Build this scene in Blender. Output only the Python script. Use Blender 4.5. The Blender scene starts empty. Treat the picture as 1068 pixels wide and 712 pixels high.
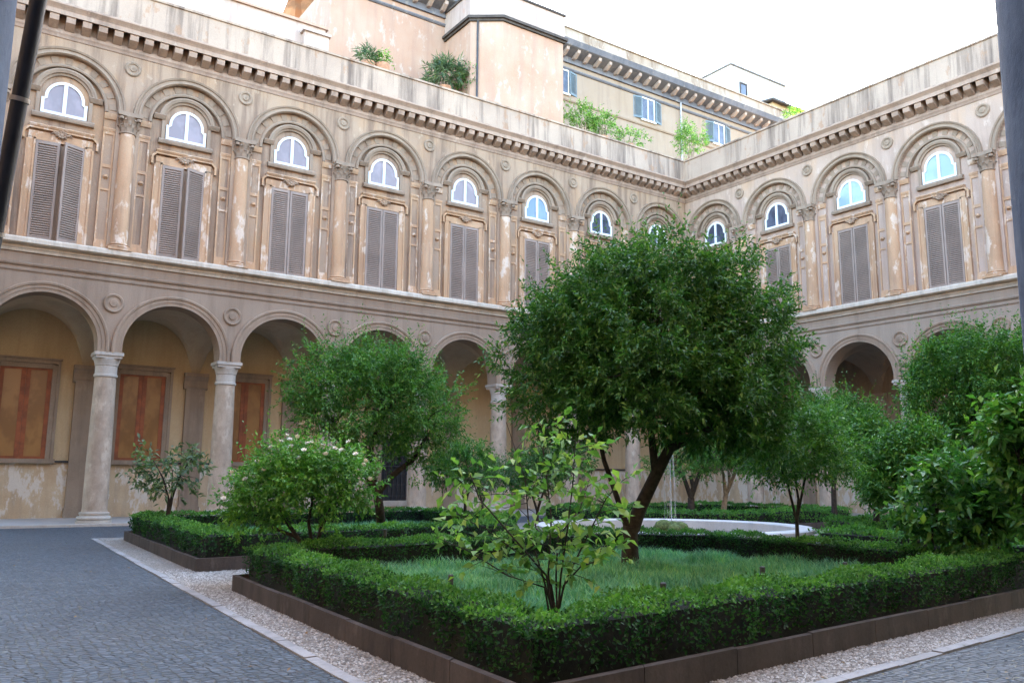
import bpy, math, random
import numpy as np
from mathutils import Vector, Matrix

S = bpy.context.scene
COL = S.collection
R_ = math.radians
PI = math.pi

# ------------------------------------------------------------------ camera, sky, sun, exposure
CAM = np.array([-32.634, -30.807, 1.63])
YAW, PITCH, ROLL, FPX = 0.6049, 0.1596, 0.0070, 880.0

def cam_axes():
    f = np.array([math.sin(YAW)*math.cos(PITCH), math.cos(YAW)*math.cos(PITCH), math.sin(PITCH)])
    r = np.array([math.cos(YAW), -math.sin(YAW), 0.0])
    u = np.cross(r, f)
    c, s = math.cos(ROLL), math.sin(ROLL)
    return c*r + s*u, -s*r + c*u, f
CR, CU, CF = cam_axes()
cd = bpy.data.cameras.new('camera'); cam = bpy.data.objects.new('camera', cd); COL.objects.link(cam)
cd.sensor_width = 36.0; cd.sensor_fit = 'HORIZONTAL'; cd.lens = 36.0*FPX/1068.0
cd.clip_start = 0.05; cd.clip_end = 2000.0
m = Matrix.Identity(4)
for i in range(3):
    m[i][0], m[i][1], m[i][2], m[i][3] = CR[i], CU[i], -CF[i], CAM[i]
cam.matrix_world = m
S.camera = cam

SUN_AZ, SUN_EL = 58.0, 20.0            # low sun behind the right wing: the court lies in shade, the far left wing bounces it back
world = bpy.data.worlds.new('World'); S.world = world; world.use_nodes = True
wn = world.node_tree.nodes; wl = world.node_tree.links
sky = wn.new('ShaderNodeTexSky'); sky.sky_type = 'NISHITA'; sky.sun_disc = False
sky.sun_elevation = R_(SUN_EL); sky.sun_rotation = R_(SUN_AZ)
sky.air_density = 1.0; sky.dust_density = 1.2; sky.ozone_density = 1.0
wl.new(sky.outputs[0], wn['Background'].inputs[0]); wn['Background'].inputs[1].default_value = 0.15
sd = bpy.data.lights.new('sun', 'SUN'); sun = bpy.data.objects.new('sun', sd); COL.objects.link(sun)
sd.energy = 2.8; sd.angle = R_(0.5); sd.color = (1.0, 0.93, 0.82)
sdir = Vector((math.sin(R_(SUN_AZ))*math.cos(R_(SUN_EL)), math.cos(R_(SUN_AZ))*math.cos(R_(SUN_EL)), math.sin(R_(SUN_EL))))
sun.rotation_euler = sdir.to_track_quat('Z', 'Y').to_euler(); sun.location = sdir*80
S.view_settings.view_transform = 'Standard'; S.view_settings.look = 'None'
S.view_settings.exposure = 3.95; S.view_settings.gamma = 1.0; S.view_settings.use_curve_mapping = False
S.cycles.max_bounces = 8; S.cycles.diffuse_bounces = 5; S.cycles.glossy_bounces = 3
S.cycles.transmission_bounces = 4; S.cycles.transparent_max_bounces = 6
S.cycles.caustics_reflective = False; S.cycles.caustics_refractive = False

def at(px, py, depth):
    """the point seen at photograph pixel (px, py) at a given optical depth in metres"""
    return CAM + depth*(CF + CR*(px-534.0)/FPX - CU*(py-356.0)/FPX)
def depth_of(P):
    return float((np.array(P)-CAM) @ CF)

# ------------------------------------------------------------------ materials
def new_mat(name):
    mt = bpy.data.materials.new(name); mt.use_nodes = True
    nt = mt.node_tree
    return mt, nt, nt.nodes['Principled BSDF']
def pos_map(nt, scale=(1, 1, 1), rot=(0, 0, 0)):
    g = nt.nodes.new('ShaderNodeNewGeometry'); mp = nt.nodes.new('ShaderNodeMapping')
    mp.inputs['Scale'].default_value = scale; mp.inputs['Rotation'].default_value = rot
    nt.links.new(g.outputs['Position'], mp.inputs['Vector']); return mp.outputs[0]
def noise(nt, vec, scale, detail=5, rough=0.6):
    n = nt.nodes.new('ShaderNodeTexNoise'); n.inputs['Scale'].default_value = scale
    n.inputs['Detail'].default_value = detail; n.inputs['Roughness'].default_value = rough
    nt.links.new(vec, n.inputs['Vector']); return n.outputs['Fac']
def ramp(nt, fac, stops):
    r = nt.nodes.new('ShaderNodeValToRGB'); e = r.color_ramp.elements
    while len(e) < len(stops): e.new(0.5)
    for i, (p, c) in enumerate(stops):
        e[i].position = p; e[i].color = (c, c, c, 1) if isinstance(c, (int, float)) else (*c, 1)
    nt.links.new(fac, r.inputs['Fac']); return r.outputs['Color']
def mix(nt, fac, a, b, mode='MIX'):
    x = nt.nodes.new('ShaderNodeMix'); x.data_type = 'RGBA'; x.blend_type = mode
    for sock, v in ((x.inputs['Factor'], fac), (x.inputs['A'], a), (x.inputs['B'], b)):
        if isinstance(v, (int, float)): sock.default_value = v
        elif isinstance(v, tuple): sock.default_value = (*v, 1)
        else: nt.links.new(v, sock)
    return x.outputs['Result']
def bump(nt, h, strength, dist, bsdf):
    b = nt.nodes.new('ShaderNodeBump'); b.inputs['Strength'].default_value = strength; b.inputs['Distance'].default_value = dist
    nt.links.new(h, b.inputs['Height']); nt.links.new(b.outputs[0], bsdf.inputs['Normal'])

def weathered(name, c1, c2, stain, pale=None, big=0.45, stain_amt=0.6, pale_amt=0.6, pale_at=0.58, rough=0.9, bmp=0.25, streak=(2.6, 2.6, 0.22), warm=None, st_lo=0.47, st_hi=0.7):
    """old plaster or stone: two tones, vertical dirt runs, bare pale patches, grain"""
    mt, nt, bs = new_mat(name)
    p = pos_map(nt)
    col = mix(nt, ramp(nt, noise(nt, p, big, 6), [(0.36, 0.0), (0.64, 1.0)]), c1, c2)
    if warm:
        col = mix(nt, ramp(nt, noise(nt, pos_map(nt, (1, 1, 0.6)), 0.85, 5), [(0.5, 0.0), (0.68, 0.75)]), col, warm)
    st = noise(nt, pos_map(nt, streak), 1.0, 6, 0.65)
    col = mix(nt, ramp(nt, st, [(st_lo, 0.0), (st_hi, stain_amt)]), col, stain)
    if pale:
        pn = noise(nt, pos_map(nt, (1.5, 1.5, 0.7)), 1.7, 8, 0.68)
        col = mix(nt, ramp(nt, pn, [(pale_at, 0.0), (pale_at+0.06, pale_amt)]), col, pale)
    g = noise(nt, p, 34, 4, 0.7)
    col = mix(nt, 0.22, col, ramp(nt, g, [(0.3, 0.12), (0.7, 1.0)]), 'MULTIPLY')
    nt.links.new(col, bs.inputs['Base Color'])
    bs.inputs['Roughness'].default_value = rough; bs.inputs['Specular IOR Level'].default_value = 0.2
    bump(nt, noise(nt, p, 16, 8, 0.7), bmp, 0.03, bs)
    return mt

M = {}
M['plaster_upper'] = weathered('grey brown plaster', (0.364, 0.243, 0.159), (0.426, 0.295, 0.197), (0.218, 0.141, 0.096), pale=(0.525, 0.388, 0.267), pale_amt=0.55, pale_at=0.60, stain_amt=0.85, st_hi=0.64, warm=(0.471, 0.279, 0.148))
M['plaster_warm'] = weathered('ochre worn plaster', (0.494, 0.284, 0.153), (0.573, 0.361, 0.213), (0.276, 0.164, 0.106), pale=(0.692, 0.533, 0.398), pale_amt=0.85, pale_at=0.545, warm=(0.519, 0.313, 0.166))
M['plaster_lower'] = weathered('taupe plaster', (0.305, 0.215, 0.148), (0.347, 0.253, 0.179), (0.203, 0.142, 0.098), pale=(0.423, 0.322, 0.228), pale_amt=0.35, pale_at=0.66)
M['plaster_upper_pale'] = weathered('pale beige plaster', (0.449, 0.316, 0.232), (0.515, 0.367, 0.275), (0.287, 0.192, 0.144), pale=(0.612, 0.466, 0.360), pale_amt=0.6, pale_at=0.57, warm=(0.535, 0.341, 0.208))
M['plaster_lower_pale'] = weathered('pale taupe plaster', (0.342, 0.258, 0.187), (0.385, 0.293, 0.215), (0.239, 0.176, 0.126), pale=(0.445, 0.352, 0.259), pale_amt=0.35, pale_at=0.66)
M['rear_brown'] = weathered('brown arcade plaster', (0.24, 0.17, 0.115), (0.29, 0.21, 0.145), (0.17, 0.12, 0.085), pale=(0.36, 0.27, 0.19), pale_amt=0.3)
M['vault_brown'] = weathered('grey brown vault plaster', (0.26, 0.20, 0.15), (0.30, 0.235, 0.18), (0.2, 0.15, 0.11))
M['moulding'] = weathered('taupe stucco moulding', (0.310, 0.219, 0.149), (0.372, 0.266, 0.183), (0.177, 0.123, 0.082), pale=(0.461, 0.350, 0.247), pale_amt=0.4, pale_at=0.62)
M['ledge'] = weathered('pale travertine ledge', (0.551, 0.450, 0.342), (0.636, 0.530, 0.405), (0.318, 0.240, 0.171), pale=(0.721, 0.620, 0.486), pale_amt=0.5)
M['cornice'] = weathered('brown cornice stucco', (0.354, 0.239, 0.170), (0.431, 0.299, 0.221), (0.163, 0.111, 0.084), pale=(0.555, 0.419, 0.321), pale_amt=0.5, pale_at=0.61)
M['parapet'] = weathered('stained whitewashed parapet', (0.359, 0.264, 0.200), (0.429, 0.320, 0.241), (0.094, 0.066, 0.054), pale=(0.328, 0.182, 0.104), pale_amt=0.6, pale_at=0.575, stain_amt=0.78, streak=(2.2, 2.2, 0.14), st_lo=0.47, st_hi=0.66)
M['granite'] = weathered('mottled granite', (0.380, 0.287, 0.205), (0.475, 0.370, 0.271), (0.237, 0.177, 0.128), pale=(0.570, 0.459, 0.341), pale_amt=0.6, pale_at=0.56, big=2.2, streak=(6, 6, 3), rough=0.6)
M['granite_blueshade'] = weathered('granite with painted blue shade', (0.060, 0.085, 0.135), (0.10, 0.13, 0.185), (0.035, 0.048, 0.08), pale=(0.17, 0.19, 0.23), pale_amt=0.4, big=6, streak=(14, 14, 7), rough=0.85)  # blue shade on the near columns is painted into the granite colour
M['marble'] = weathered('pale marble', (0.436, 0.373, 0.307), (0.493, 0.432, 0.354), (0.282, 0.229, 0.177), pale=(0.549, 0.491, 0.413), pale_amt=0.5, rough=0.55, big=1.4)
M['fountain'] = weathered('white fountain marble', (0.588, 0.566, 0.536), (0.655, 0.631, 0.600), (0.403, 0.394, 0.368), rough=0.5, big=1.0, stain_amt=0.4)
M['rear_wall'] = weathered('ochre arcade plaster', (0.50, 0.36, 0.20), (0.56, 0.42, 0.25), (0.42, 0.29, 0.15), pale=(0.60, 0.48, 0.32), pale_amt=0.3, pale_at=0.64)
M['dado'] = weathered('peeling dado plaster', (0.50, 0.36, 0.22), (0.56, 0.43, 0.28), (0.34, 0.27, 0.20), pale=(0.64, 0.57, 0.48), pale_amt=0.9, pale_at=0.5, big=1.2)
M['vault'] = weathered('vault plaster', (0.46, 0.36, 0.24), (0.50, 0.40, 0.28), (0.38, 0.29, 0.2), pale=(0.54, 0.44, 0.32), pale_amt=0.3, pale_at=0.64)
M['brownstone'] = weathered('brown stone trim', (0.27, 0.20, 0.14), (0.32, 0.24, 0.17), (0.18, 0.13, 0.10), pale=(0.40, 0.31, 0.22), pale_amt=0.3, big=1.2)
M['salmon'] = weathered('faded salmon plaster', (0.432, 0.254, 0.171), (0.457, 0.316, 0.231), (0.339, 0.214, 0.161), pale=(0.494, 0.394, 0.322), pale_amt=0.7, pale_at=0.56)
M['attic'] = weathered('streaked attic stucco', (0.361, 0.274, 0.198), (0.397, 0.329, 0.263), (0.181, 0.104, 0.059), pale=(0.458, 0.394, 0.327), pale_amt=0.8, pale_at=0.54, stain_amt=0.9, streak=(1.6, 1.6, 0.1))
M['shaded_cornice'] = weathered('cornice with painted soffit shade', (0.15, 0.15, 0.17), (0.20, 0.19, 0.20), (0.09, 0.09, 0.10), pale=(0.34, 0.30, 0.26), pale_amt=0.5)  # deep blue shade under the eaves, painted into the cornice colour
M['cream'] = weathered('cream plaster', (0.334, 0.244, 0.169), (0.355, 0.267, 0.196), (0.258, 0.186, 0.134), pale=(0.376, 0.297, 0.233), pale_amt=0.5)
M['white'] = weathered('white rooftop plaster', (0.572, 0.572, 0.569), (0.604, 0.603, 0.600), (0.426, 0.423, 0.417), stain_amt=0.3)
M['band'] = weathered('pinkish white parapet band', (0.452, 0.344, 0.289), (0.499, 0.400, 0.340), (0.296, 0.218, 0.186), pale=(0.437, 0.239, 0.174), pale_amt=0.5, pale_at=0.6)
M['curb'] = weathered('brown weathered curb stone', (0.074, 0.060, 0.051), (0.105, 0.086, 0.075), (0.035, 0.030, 0.029), pale=(0.164, 0.144, 0.124), pale_amt=0.4, big=1.3, streak=(5, 5, 0.9))
M['floor'] = weathered('arcade floor', (0.40, 0.37, 0.34), (0.46, 0.42, 0.38), (0.30, 0.27, 0.25), rough=0.5, big=0.8, bmp=0.1)
M['kerb_strip'] = weathered('pale kerb stone', (0.289, 0.281, 0.269), (0.357, 0.348, 0.336), (0.170, 0.166, 0.160), big=1.5, bmp=0.2)

def simple(name, c, rough=0.6, var=0.25, scale=4.0, metal=0.0, spec=0.4, bmp=0.0):
    mt, nt, bs = new_mat(name)
    p = pos_map(nt)
    d = tuple(v*(1-var) for v in c); e = tuple(min(1, v*(1+var)) for v in c)
    nt.links.new(mix(nt, ramp(nt, noise(nt, p, scale, 5), [(0.35, 0.0), (0.65, 1.0)]), d, e), bs.inputs['Base Color'])
    bs.inputs['Roughness'].default_value = rough; bs.inputs['Metallic'].default_value = metal
    bs.inputs['Specular IOR Level'].default_value = spec
    if bmp: bump(nt, noise(nt, p, scale*6, 5), bmp, 0.02, bs)
    return mt
M['shutter'] = simple('taupe painted shutter', (0.284, 0.206, 0.156), 0.65, 0.12, 1.2)
M['shutter_blue'] = simple('blue grey shutter', (0.135, 0.175, 0.195), 0.7, 0.12, 2)
M['white_paint'] = simple('white window paint', (0.72, 0.72, 0.69), 0.5, 0.06, 3)
M['iron'] = simple('dark iron', (0.03, 0.03, 0.035), 0.55, 0.3, 8)
M['rust'] = simple('stake metal', (0.05, 0.05, 0.045), 0.6, 0.3, 20)
M['red_wood'] = simple('red brown timber', (0.235, 0.062, 0.018), 0.55, 0.25, 3)
M['bark'] = simple('dark bark', (0.040, 0.031, 0.025), 0.9, 0.4, 12, bmp=0.6)
M['bark_pale'] = simple('pale bark', (0.27, 0.20, 0.14), 0.9, 0.3, 12, bmp=0.5)
M['core'] = simple('hedge twigs', (0.012, 0.015, 0.009), 0.95, 0.4, 18, bmp=0.6)
M['soil'] = simple('garden soil', (0.055, 0.045, 0.03), 0.95, 0.4, 10, bmp=0.6)
M['rock'] = simple('mossy rock', (0.10, 0.13, 0.04), 0.95, 0.5, 12, bmp=0.8)
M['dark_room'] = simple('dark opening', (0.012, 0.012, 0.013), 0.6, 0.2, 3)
M['roof_felt'] = simple('terrace paving', (0.35, 0.27, 0.21), 0.9, 0.2, 2)
M['pot'] = simple('weathered planter', (0.42, 0.40, 0.40), 0.9, 0.2, 5)
M['pot_terra'] = simple('terracotta planter', (0.42, 0.22, 0.13), 0.9, 0.2, 5)

def glass_pane(name, c, c2, rough=0.06):
    mt, nt, bs = new_mat(name)
    nt.links.new(mix(nt, ramp(nt, noise(nt, pos_map(nt, (1, 1, 0.7)), 1.6, 3), [(0.42, 0.0), (0.58, 1.0)]), c, c2), bs.inputs['Base Color'])
    bs.inputs['Roughness'].default_value = rough; bs.inputs['Specular IOR Level'].default_value = 0.5
    return mt
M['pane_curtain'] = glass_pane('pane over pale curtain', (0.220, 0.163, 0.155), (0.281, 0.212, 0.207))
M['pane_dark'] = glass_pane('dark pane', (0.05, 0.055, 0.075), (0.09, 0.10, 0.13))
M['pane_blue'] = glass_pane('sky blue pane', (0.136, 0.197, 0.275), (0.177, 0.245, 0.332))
M['pane_sky'] = glass_pane('pale sky pane', (0.243, 0.326, 0.332), (0.294, 0.387, 0.398))  # pale sky reflection painted into the pane's base colour
M['arcade_glass'] = glass_pane('dusty amber pane', (0.195, 0.083, 0.019), (0.281, 0.132, 0.036), 0.35)

def tiles_mat():
    mt, nt, bs = new_mat('roof tiles')
    p = pos_map(nt)
    v = nt.nodes.new('ShaderNodeTexVoronoi'); v.inputs['Scale'].default_value = 2.6
    nt.links.new(pos_map(nt, (1.4, 0.6, 0.6)), v.inputs['Vector'])
    c = mix(nt, ramp(nt, v.outputs['Color'], [(0.2, 0.0), (0.8, 1.0)]), (0.38, 0.22, 0.13), (0.58, 0.44, 0.32))
    c = mix(nt, ramp(nt, noise(nt, p, 1.6, 4), [(0.45, 0.0), (0.6, 0.6)]), c, (0.26, 0.22, 0.18))
    nt.links.new(c, bs.inputs['Base Color']); bs.inputs['Roughness'].default_value = 0.9
    return mt
M['tiles'] = tiles_mat()

def cobble_mat():
    mt, nt, bs = new_mat('dark cobbles')
    p0 = pos_map(nt)
    wv = nt.nodes.new('ShaderNodeTexNoise'); wv.inputs['Scale'].default_value = 0.9; nt.links.new(p0, wv.inputs['Vector'])
    va = nt.nodes.new('ShaderNodeVectorMath'); va.operation = 'MULTIPLY_ADD'; va.inputs[1].default_value = (0.25, 0.25, 0)
    nt.links.new(wv.outputs['Color'], va.inputs[0]); nt.links.new(p0, va.inputs[2])
    def vor(feature):
        v = nt.nodes.new('ShaderNodeTexVoronoi'); v.feature = feature; v.inputs['Scale'].default_value = 11.5
        v.inputs['Randomness'].default_value = 0.55; nt.links.new(va.outputs[0], v.inputs['Vector']); return v
    ve, vc = vor('DISTANCE_TO_EDGE'), vor('F1')
    stone = ramp(nt, vc.outputs['Color'], [(0.1, (0.045, 0.060, 0.074)), (0.5, (0.072, 0.092, 0.110)), (0.9, (0.112, 0.134, 0.155))])
    stone = mix(nt, ramp(nt, noise(nt, p0, 0.5, 5), [(0.35, 0.0), (0.7, 0.55)]), stone, (0.068, 0.072, 0.074))
    c = mix(nt, ramp(nt, ve.outputs['Distance'], [(0.02, 1.0), (0.09, 0.0)]), stone, (0.055, 0.057, 0.055))
    nt.links.new(c, bs.inputs['Base Color']); bs.inputs['Roughness'].default_value = 0.55
    bs.inputs['Specular IOR Level'].default_value = 0.35
    h = ramp(nt, ve.outputs['Distance'], [(0.0, 0.0), (0.22, 0.8), (0.5, 1.0)])
    bump(nt, h, 1.0, 0.035, bs)
    return mt
M['cobbles'] = cobble_mat()
def gravel_mat():
    mt, nt, bs = new_mat('pale gravel')
    p0 = pos_map(nt)
    v = nt.nodes.new('ShaderNodeTexVoronoi'); v.inputs['Scale'].default_value = 38; nt.links.new(p0, v.inputs['Vector'])
    c = ramp(nt, v.outputs['Color'], [(0.1, (0.12, 0.105, 0.085)), (0.45, (0.24, 0.215, 0.18)), (0.9, (0.38, 0.355, 0.315))])
    c = mix(nt, ramp(nt, noise(nt, p0, 1.1, 5), [(0.42, 0.0), (0.65, 0.5)]), c, (0.22, 0.18, 0.14))
    nt.links.new(c, bs.inputs['Base Color']); bs.inputs['Roughness'].default_value = 0.9
    h = ramp(nt, v.outputs['Distance'], [(0.0, 1.0), (0.6, 0.0)])
    bump(nt, h, 1.0, 0.02, bs)
    return mt
M['gravel'] = gravel_mat()

def leaf_mat(name, c1, c2, c3, rough=0.46, trans=0.30, spec=0.28):
    mt, nt, bs = new_mat(name)
    g = nt.nodes.new('ShaderNodeNewGeometry')
    col = ramp(nt, g.outputs['Random Per Island'], [(0.0, c1), (0.6, c2), (1.0, c3)])
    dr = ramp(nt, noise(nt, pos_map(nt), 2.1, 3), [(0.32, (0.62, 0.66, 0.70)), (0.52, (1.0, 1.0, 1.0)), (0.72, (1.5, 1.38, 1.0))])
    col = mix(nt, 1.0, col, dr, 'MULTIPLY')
    nt.links.new(col, bs.inputs['Base Color']); bs.inputs['Roughness'].default_value = rough
    bs.inputs['Specular IOR Level'].default_value = spec
    tr = nt.nodes.new('ShaderNodeBsdfTranslucent')
    nt.links.new(mix(nt, 1.0, col, (1.35, 1.5, 0.7), 'MULTIPLY'), tr.inputs['Color'])
    ms = nt.nodes.new('ShaderNodeMixShader'); ms.inputs[0].default_value = trans
    nt.links.new(bs.outputs[0], ms.inputs[1]); nt.links.new(tr.outputs[0], ms.inputs[2])
    nt.links.new(ms.outputs[0], nt.nodes['Material Output'].inputs['Surface'])
    return mt
M['leaf_dark'] = leaf_mat('dark citrus leaves', (0.032, 0.093, 0.023), (0.051, 0.148, 0.035), (0.106, 0.209, 0.046))
M['leaf_mid'] = leaf_mat('mid green leaves', (0.039, 0.122, 0.025), (0.071, 0.201, 0.038), (0.142, 0.276, 0.052))
M['leaf_rose'] = leaf_mat('rose leaves', (0.057, 0.171, 0.030), (0.099, 0.269, 0.048), (0.184, 0.359, 0.068))
M['leaf_bright'] = leaf_mat('bright young leaves', (0.081, 0.207, 0.050), (0.156, 0.308, 0.066), (0.325, 0.448, 0.110), trans=0.35)
M['leaf_large'] = leaf_mat('glossy large leaves', (0.039, 0.132, 0.032), (0.065, 0.194, 0.047), (0.167, 0.332, 0.062), rough=0.34)
M['leaf_citrus'] = leaf_mat('light citrus leaves', (0.048, 0.153, 0.032), (0.079, 0.218, 0.042), (0.168, 0.333, 0.062), rough=0.36)
M['leaf_box'] = leaf_mat('box leaves', (0.014, 0.052, 0.016), (0.023, 0.080, 0.023), (0.043, 0.120, 0.030), rough=0.5, spec=0.14)  # hedge sides: their shade is painted into the darker leaf colour
M['leaf_box_top'] = leaf_mat('painted toplit box leaves', (0.045, 0.140, 0.032), (0.076, 0.207, 0.042), (0.127, 0.281, 0.058), rough=0.5, spec=0.14)  # hedge tops: light from above painted into the brighter leaf colour
M['leaf_box_pale'] = leaf_mat('pale box leaves', (0.047, 0.137, 0.028), (0.077, 0.205, 0.041), (0.124, 0.273, 0.058), rough=0.5, spec=0.14)
M['leaf_grey'] = leaf_mat('grey green leaves', (0.067, 0.112, 0.067), (0.111, 0.172, 0.091), (0.194, 0.251, 0.122))
M['grass'] = leaf_mat('blue green grass blades', (0.069, 0.226, 0.113), (0.121, 0.339, 0.174), (0.241, 0.405, 0.160), rough=0.5, trans=0.3, spec=0.3)
M['petal'] = simple('white petals', (0.82, 0.80, 0.74), 0.6, 0.05, 5)

# ------------------------------------------------------------------ mesh helpers
class MB:
    def __init__(self): self.v = []; self.f = []
    def quad(self, *p):
        n = len(self.v); self.v += [tuple(q) for q in p]; self.f.append(tuple(range(n, n+len(p))))
    def box(self, x0, x1, y0, y1, z0, z1):
        n = len(self.v)
        self.v += [(x, y, z) for z in (z0, z1) for y in (y0, y1) for x in (x0, x1)]
        self.f += [tuple(n+i for i in q) for q in ((0, 2, 3, 1), (4, 5, 7, 6), (0, 1, 5, 4), (2, 6, 7, 3), (0, 4, 6, 2), (1, 3, 7, 5))]
    def prism(self, poly, z0, z1):
        n = len(self.v); k = len(poly)
        self.v += [(x, y, z0) for x, y in poly] + [(x, y, z1) for x, y in poly]
        self.f.append(tuple(n+i for i in reversed(range(k)))); self.f.append(tuple(n+k+i for i in range(k)))
        for i in range(k):
            j = (i+1) % k; self.f.append((n+i, n+j, n+k+j, n+k+i))
    def extrude_x(self, prof, x0, x1, caps=True):
        """profile [(y, z)...] closed polygon swept along x"""
        n = len(self.v); k = len(prof)
        self.v += [(x0, y, z) for y, z in prof] + [(x1, y, z) for y, z in prof]
        for i in range(k):
            j = (i+1) % k; self.f.append((n+i, n+j, n+k+j, n+k+i))
        if caps:
            self.f.append(tuple(n+i for i in reversed(range(k)))); self.f.append(tuple(n+k+i for i in range(k)))
    def arch_sweep(self, cx, zc, prof, zfoot=None, n=36, a0=0.0, a1=PI):
        """profile [(r, y)...] closed polygon swept round a semicircle, with straight feet down to zfoot"""
        rings = []
        def ring(fn):
            b = len(self.v); self.v += [fn(r, y) for r, y in prof]; rings.append(b)
        if zfoot is not None: ring(lambda r, y: (cx+r, y, zfoot))
        for i in range(n+1):
            a = a0+(a1-a0)*i/n; c, s = math.cos(a), math.sin(a)
            ring(lambda r, y: (cx+r*c, y, zc+r*s))
        if zfoot is not None: ring(lambda r, y: (cx-r, y, zfoot))
        k = len(prof)
        for p, q in zip(rings, rings[1:]):
            for i in range(k):
                j = (i+1) % k; self.f.append((p+i, q+i, q+j, p+j))
        self.f.append(tuple(rings[0]+i for i in range(k))); self.f.append(tuple(rings[-1]+i for i in reversed(range(k))))
    def lathe(self, prof, cx=0, cy=0, n=28, cz=0):
        rings = []
        for r, z in prof:
            b = len(self.v); rings.append(b)
            self.v += [(cx+r*math.cos(2*PI*i/n), cy+r*math.sin(2*PI*i/n), cz+z) for i in range(n)]
        for p, q in zip(rings, rings[1:]):
            for i in range(n):
                j = (i+1) % n; self.f.append((p+i, p+j, q+j, q+i))
        self.f.append(tuple(rings[0]+i for i in reversed(range(n)))); self.f.append(tuple(rings[-1]+i for i in range(n)))
    def tube(self, pts, rad, n=7):
        pts = [np.array(p, float) for p in pts]; rings = []
        for i, p in enumerate(pts):
            d = pts[min(i+1, len(pts)-1)]-pts[max(i-1, 0)]; d = d/(np.linalg.norm(d)+1e-9)
            a = np.cross(d, (0.31, 0.87, 0.13) if abs(d[2]) > 0.7 else (0, 0, 1)); a /= np.linalg.norm(a)+1e-9; b = np.cross(d, a)
            r = rad[i] if hasattr(rad, '__len__') else rad
            s = len(self.v); rings.append(s)
            for k in range(n):
                t = 2*PI*k/n; q = p+r*(a*math.cos(t)+b*math.sin(t)); self.v.append(tuple(q))
        for p, q in zip(rings, rings[1:]):
            for k in range(n):
                j = (k+1) % n; self.f.append((p+k, p+j, q+j, q+k))
        self.f.append(tuple(rings[0]+k for k in reversed(range(n)))); self.f.append(tuple(rings[-1]+k for k in range(n)))
    def arch_panel(self, x0, x1, z0, z1, cx, R, zs, y, y2, n=32, back=False):
        """flat wall with an arched opening (jambs from z0, springing zs) and its reveal from y to y2"""
        arc = [(cx+R*math.cos(PI*(1-i/n)), zs+R*math.sin(PI*(1-i/n))) for i in range(n+1)]
        for yy in ((y, y2) if back else (y,)):
            self.quad((x0, yy, z0), (cx-R, yy, z0), (cx-R, yy, z1), (x0, yy, z1))
            self.quad((cx+R, yy, z0), (x1, yy, z0), (x1, yy, z1), (cx+R, yy, z1))
            for (ax, az), (bx, bz) in zip(arc, arc[1:]):
                self.quad((ax, yy, az), (bx, yy, bz), (bx, yy, z1), (ax, yy, z1))
        edge = [(cx-R, z0)]+arc+[(cx+R, z0)]
        for (ax, az), (bx, bz) in zip(edge, edge[1:]):
            self.quad((ax, y, az), (bx, y, bz), (bx, y2, bz), (ax, y2, az))
    def mesh(self, name, mat, smooth=False, angle=None):
        me = bpy.data.meshes.new(name); me.from_pydata(self.v, [], self.f)
        if mat: me.materials.append(mat)
        if smooth:
            me.polygons.foreach_set('use_smooth', [True]*len(me.polygons))
            if angle: me.set_sharp_from_angle(angle=R_(angle))
        me.update(); return me
    def build(self, name, mat, parent=None, loc=(0, 0, 0), smooth=False, angle=40):
        return link(name, self.mesh(name, mat, smooth, angle), parent, loc)

def link(name, me, parent=None, loc=(0, 0, 0), rotz=0.0):
    o = bpy.data.objects.new(name, me); COL.objects.link(o)
    if parent is not None: o.parent = parent
    o.location = loc; o.rotation_euler = (0, 0, rotz)
    return o
def tag(o, label, cat, group=None, kind=None):
    if kind: o['kind'] = kind
    if label: o['label'] = label
    if cat: o['category'] = cat
    if group: o['group'] = group
    return o
def thing(name, label, cat, loc=(0, 0, 0), rotz=0.0, group=None):
    o = bpy.data.objects.new(name, None); COL.objects.link(o); o.location = loc; o.rotation_euler = (0, 0, rotz)
    return tag(o, label, cat, group)
def struct(o):
    o['kind'] = 'structure'; return o
def np_mesh(name, V, F, mat):
    """V (n,3), F (m,k) arrays"""
    me = bpy.data.meshes.new(name)
    me.vertices.add(len(V)); me.vertices.foreach_set('co', np.asarray(V, np.float32).ravel())
    k = F.shape[1]; me.loops.add(F.size); me.loops.foreach_set('vertex_index', F.astype(np.int32).ravel())
    me.polygons.add(len(F)); me.polygons.foreach_set('loop_start', np.arange(0, F.size, k, dtype=np.int32))
    me.update(calc_edges=True); me.materials.append(mat); return me

# ------------------------------------------------------------------ ground
CXF, CYF, RF = -17.2, -15.5, 3.3          # fountain centre
def skew(p):
    """the beds and their gravel lie a few degrees off the walls"""
    return (p[0]+0.045*(p[1]+26.0), p[1]+0.088*(p[0]+29.1))
def unskew(p):
    k = 1-0.045*0.088; u, v = p[0]+29.1, p[1]+26.0
    return ((u-0.045*v)/k-29.1, (v-0.088*u)/k-26.0)
def sheet(name, poly, z, mat):
    b = MB(); b.quad(*[(x, y, z) for x, y in poly]); return struct(b.build(name, mat))
b = MB(); b.quad((-600, -600, -0.03), (600, -600, -0.03), (600, 600, -0.03), (-600, 600, -0.03))
struct(b.build('ground', M['soil']))
sheet('court_paving', [(-38, -36), (0.2, -36), (0.2, -0.75), (-38, -0.75)], 0.0, M['cobbles'])
GX0, GX1, GY0, GY1 = -29.64, -4.6, -26.55, -6.6
sheet('gravel_border', [skew(q) for q in ((GX0, GY0), (GX1, GY0), (GX1, GY1), (GX0, GY1))], 0.006, M['gravel'])
kb = MB()
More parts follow.
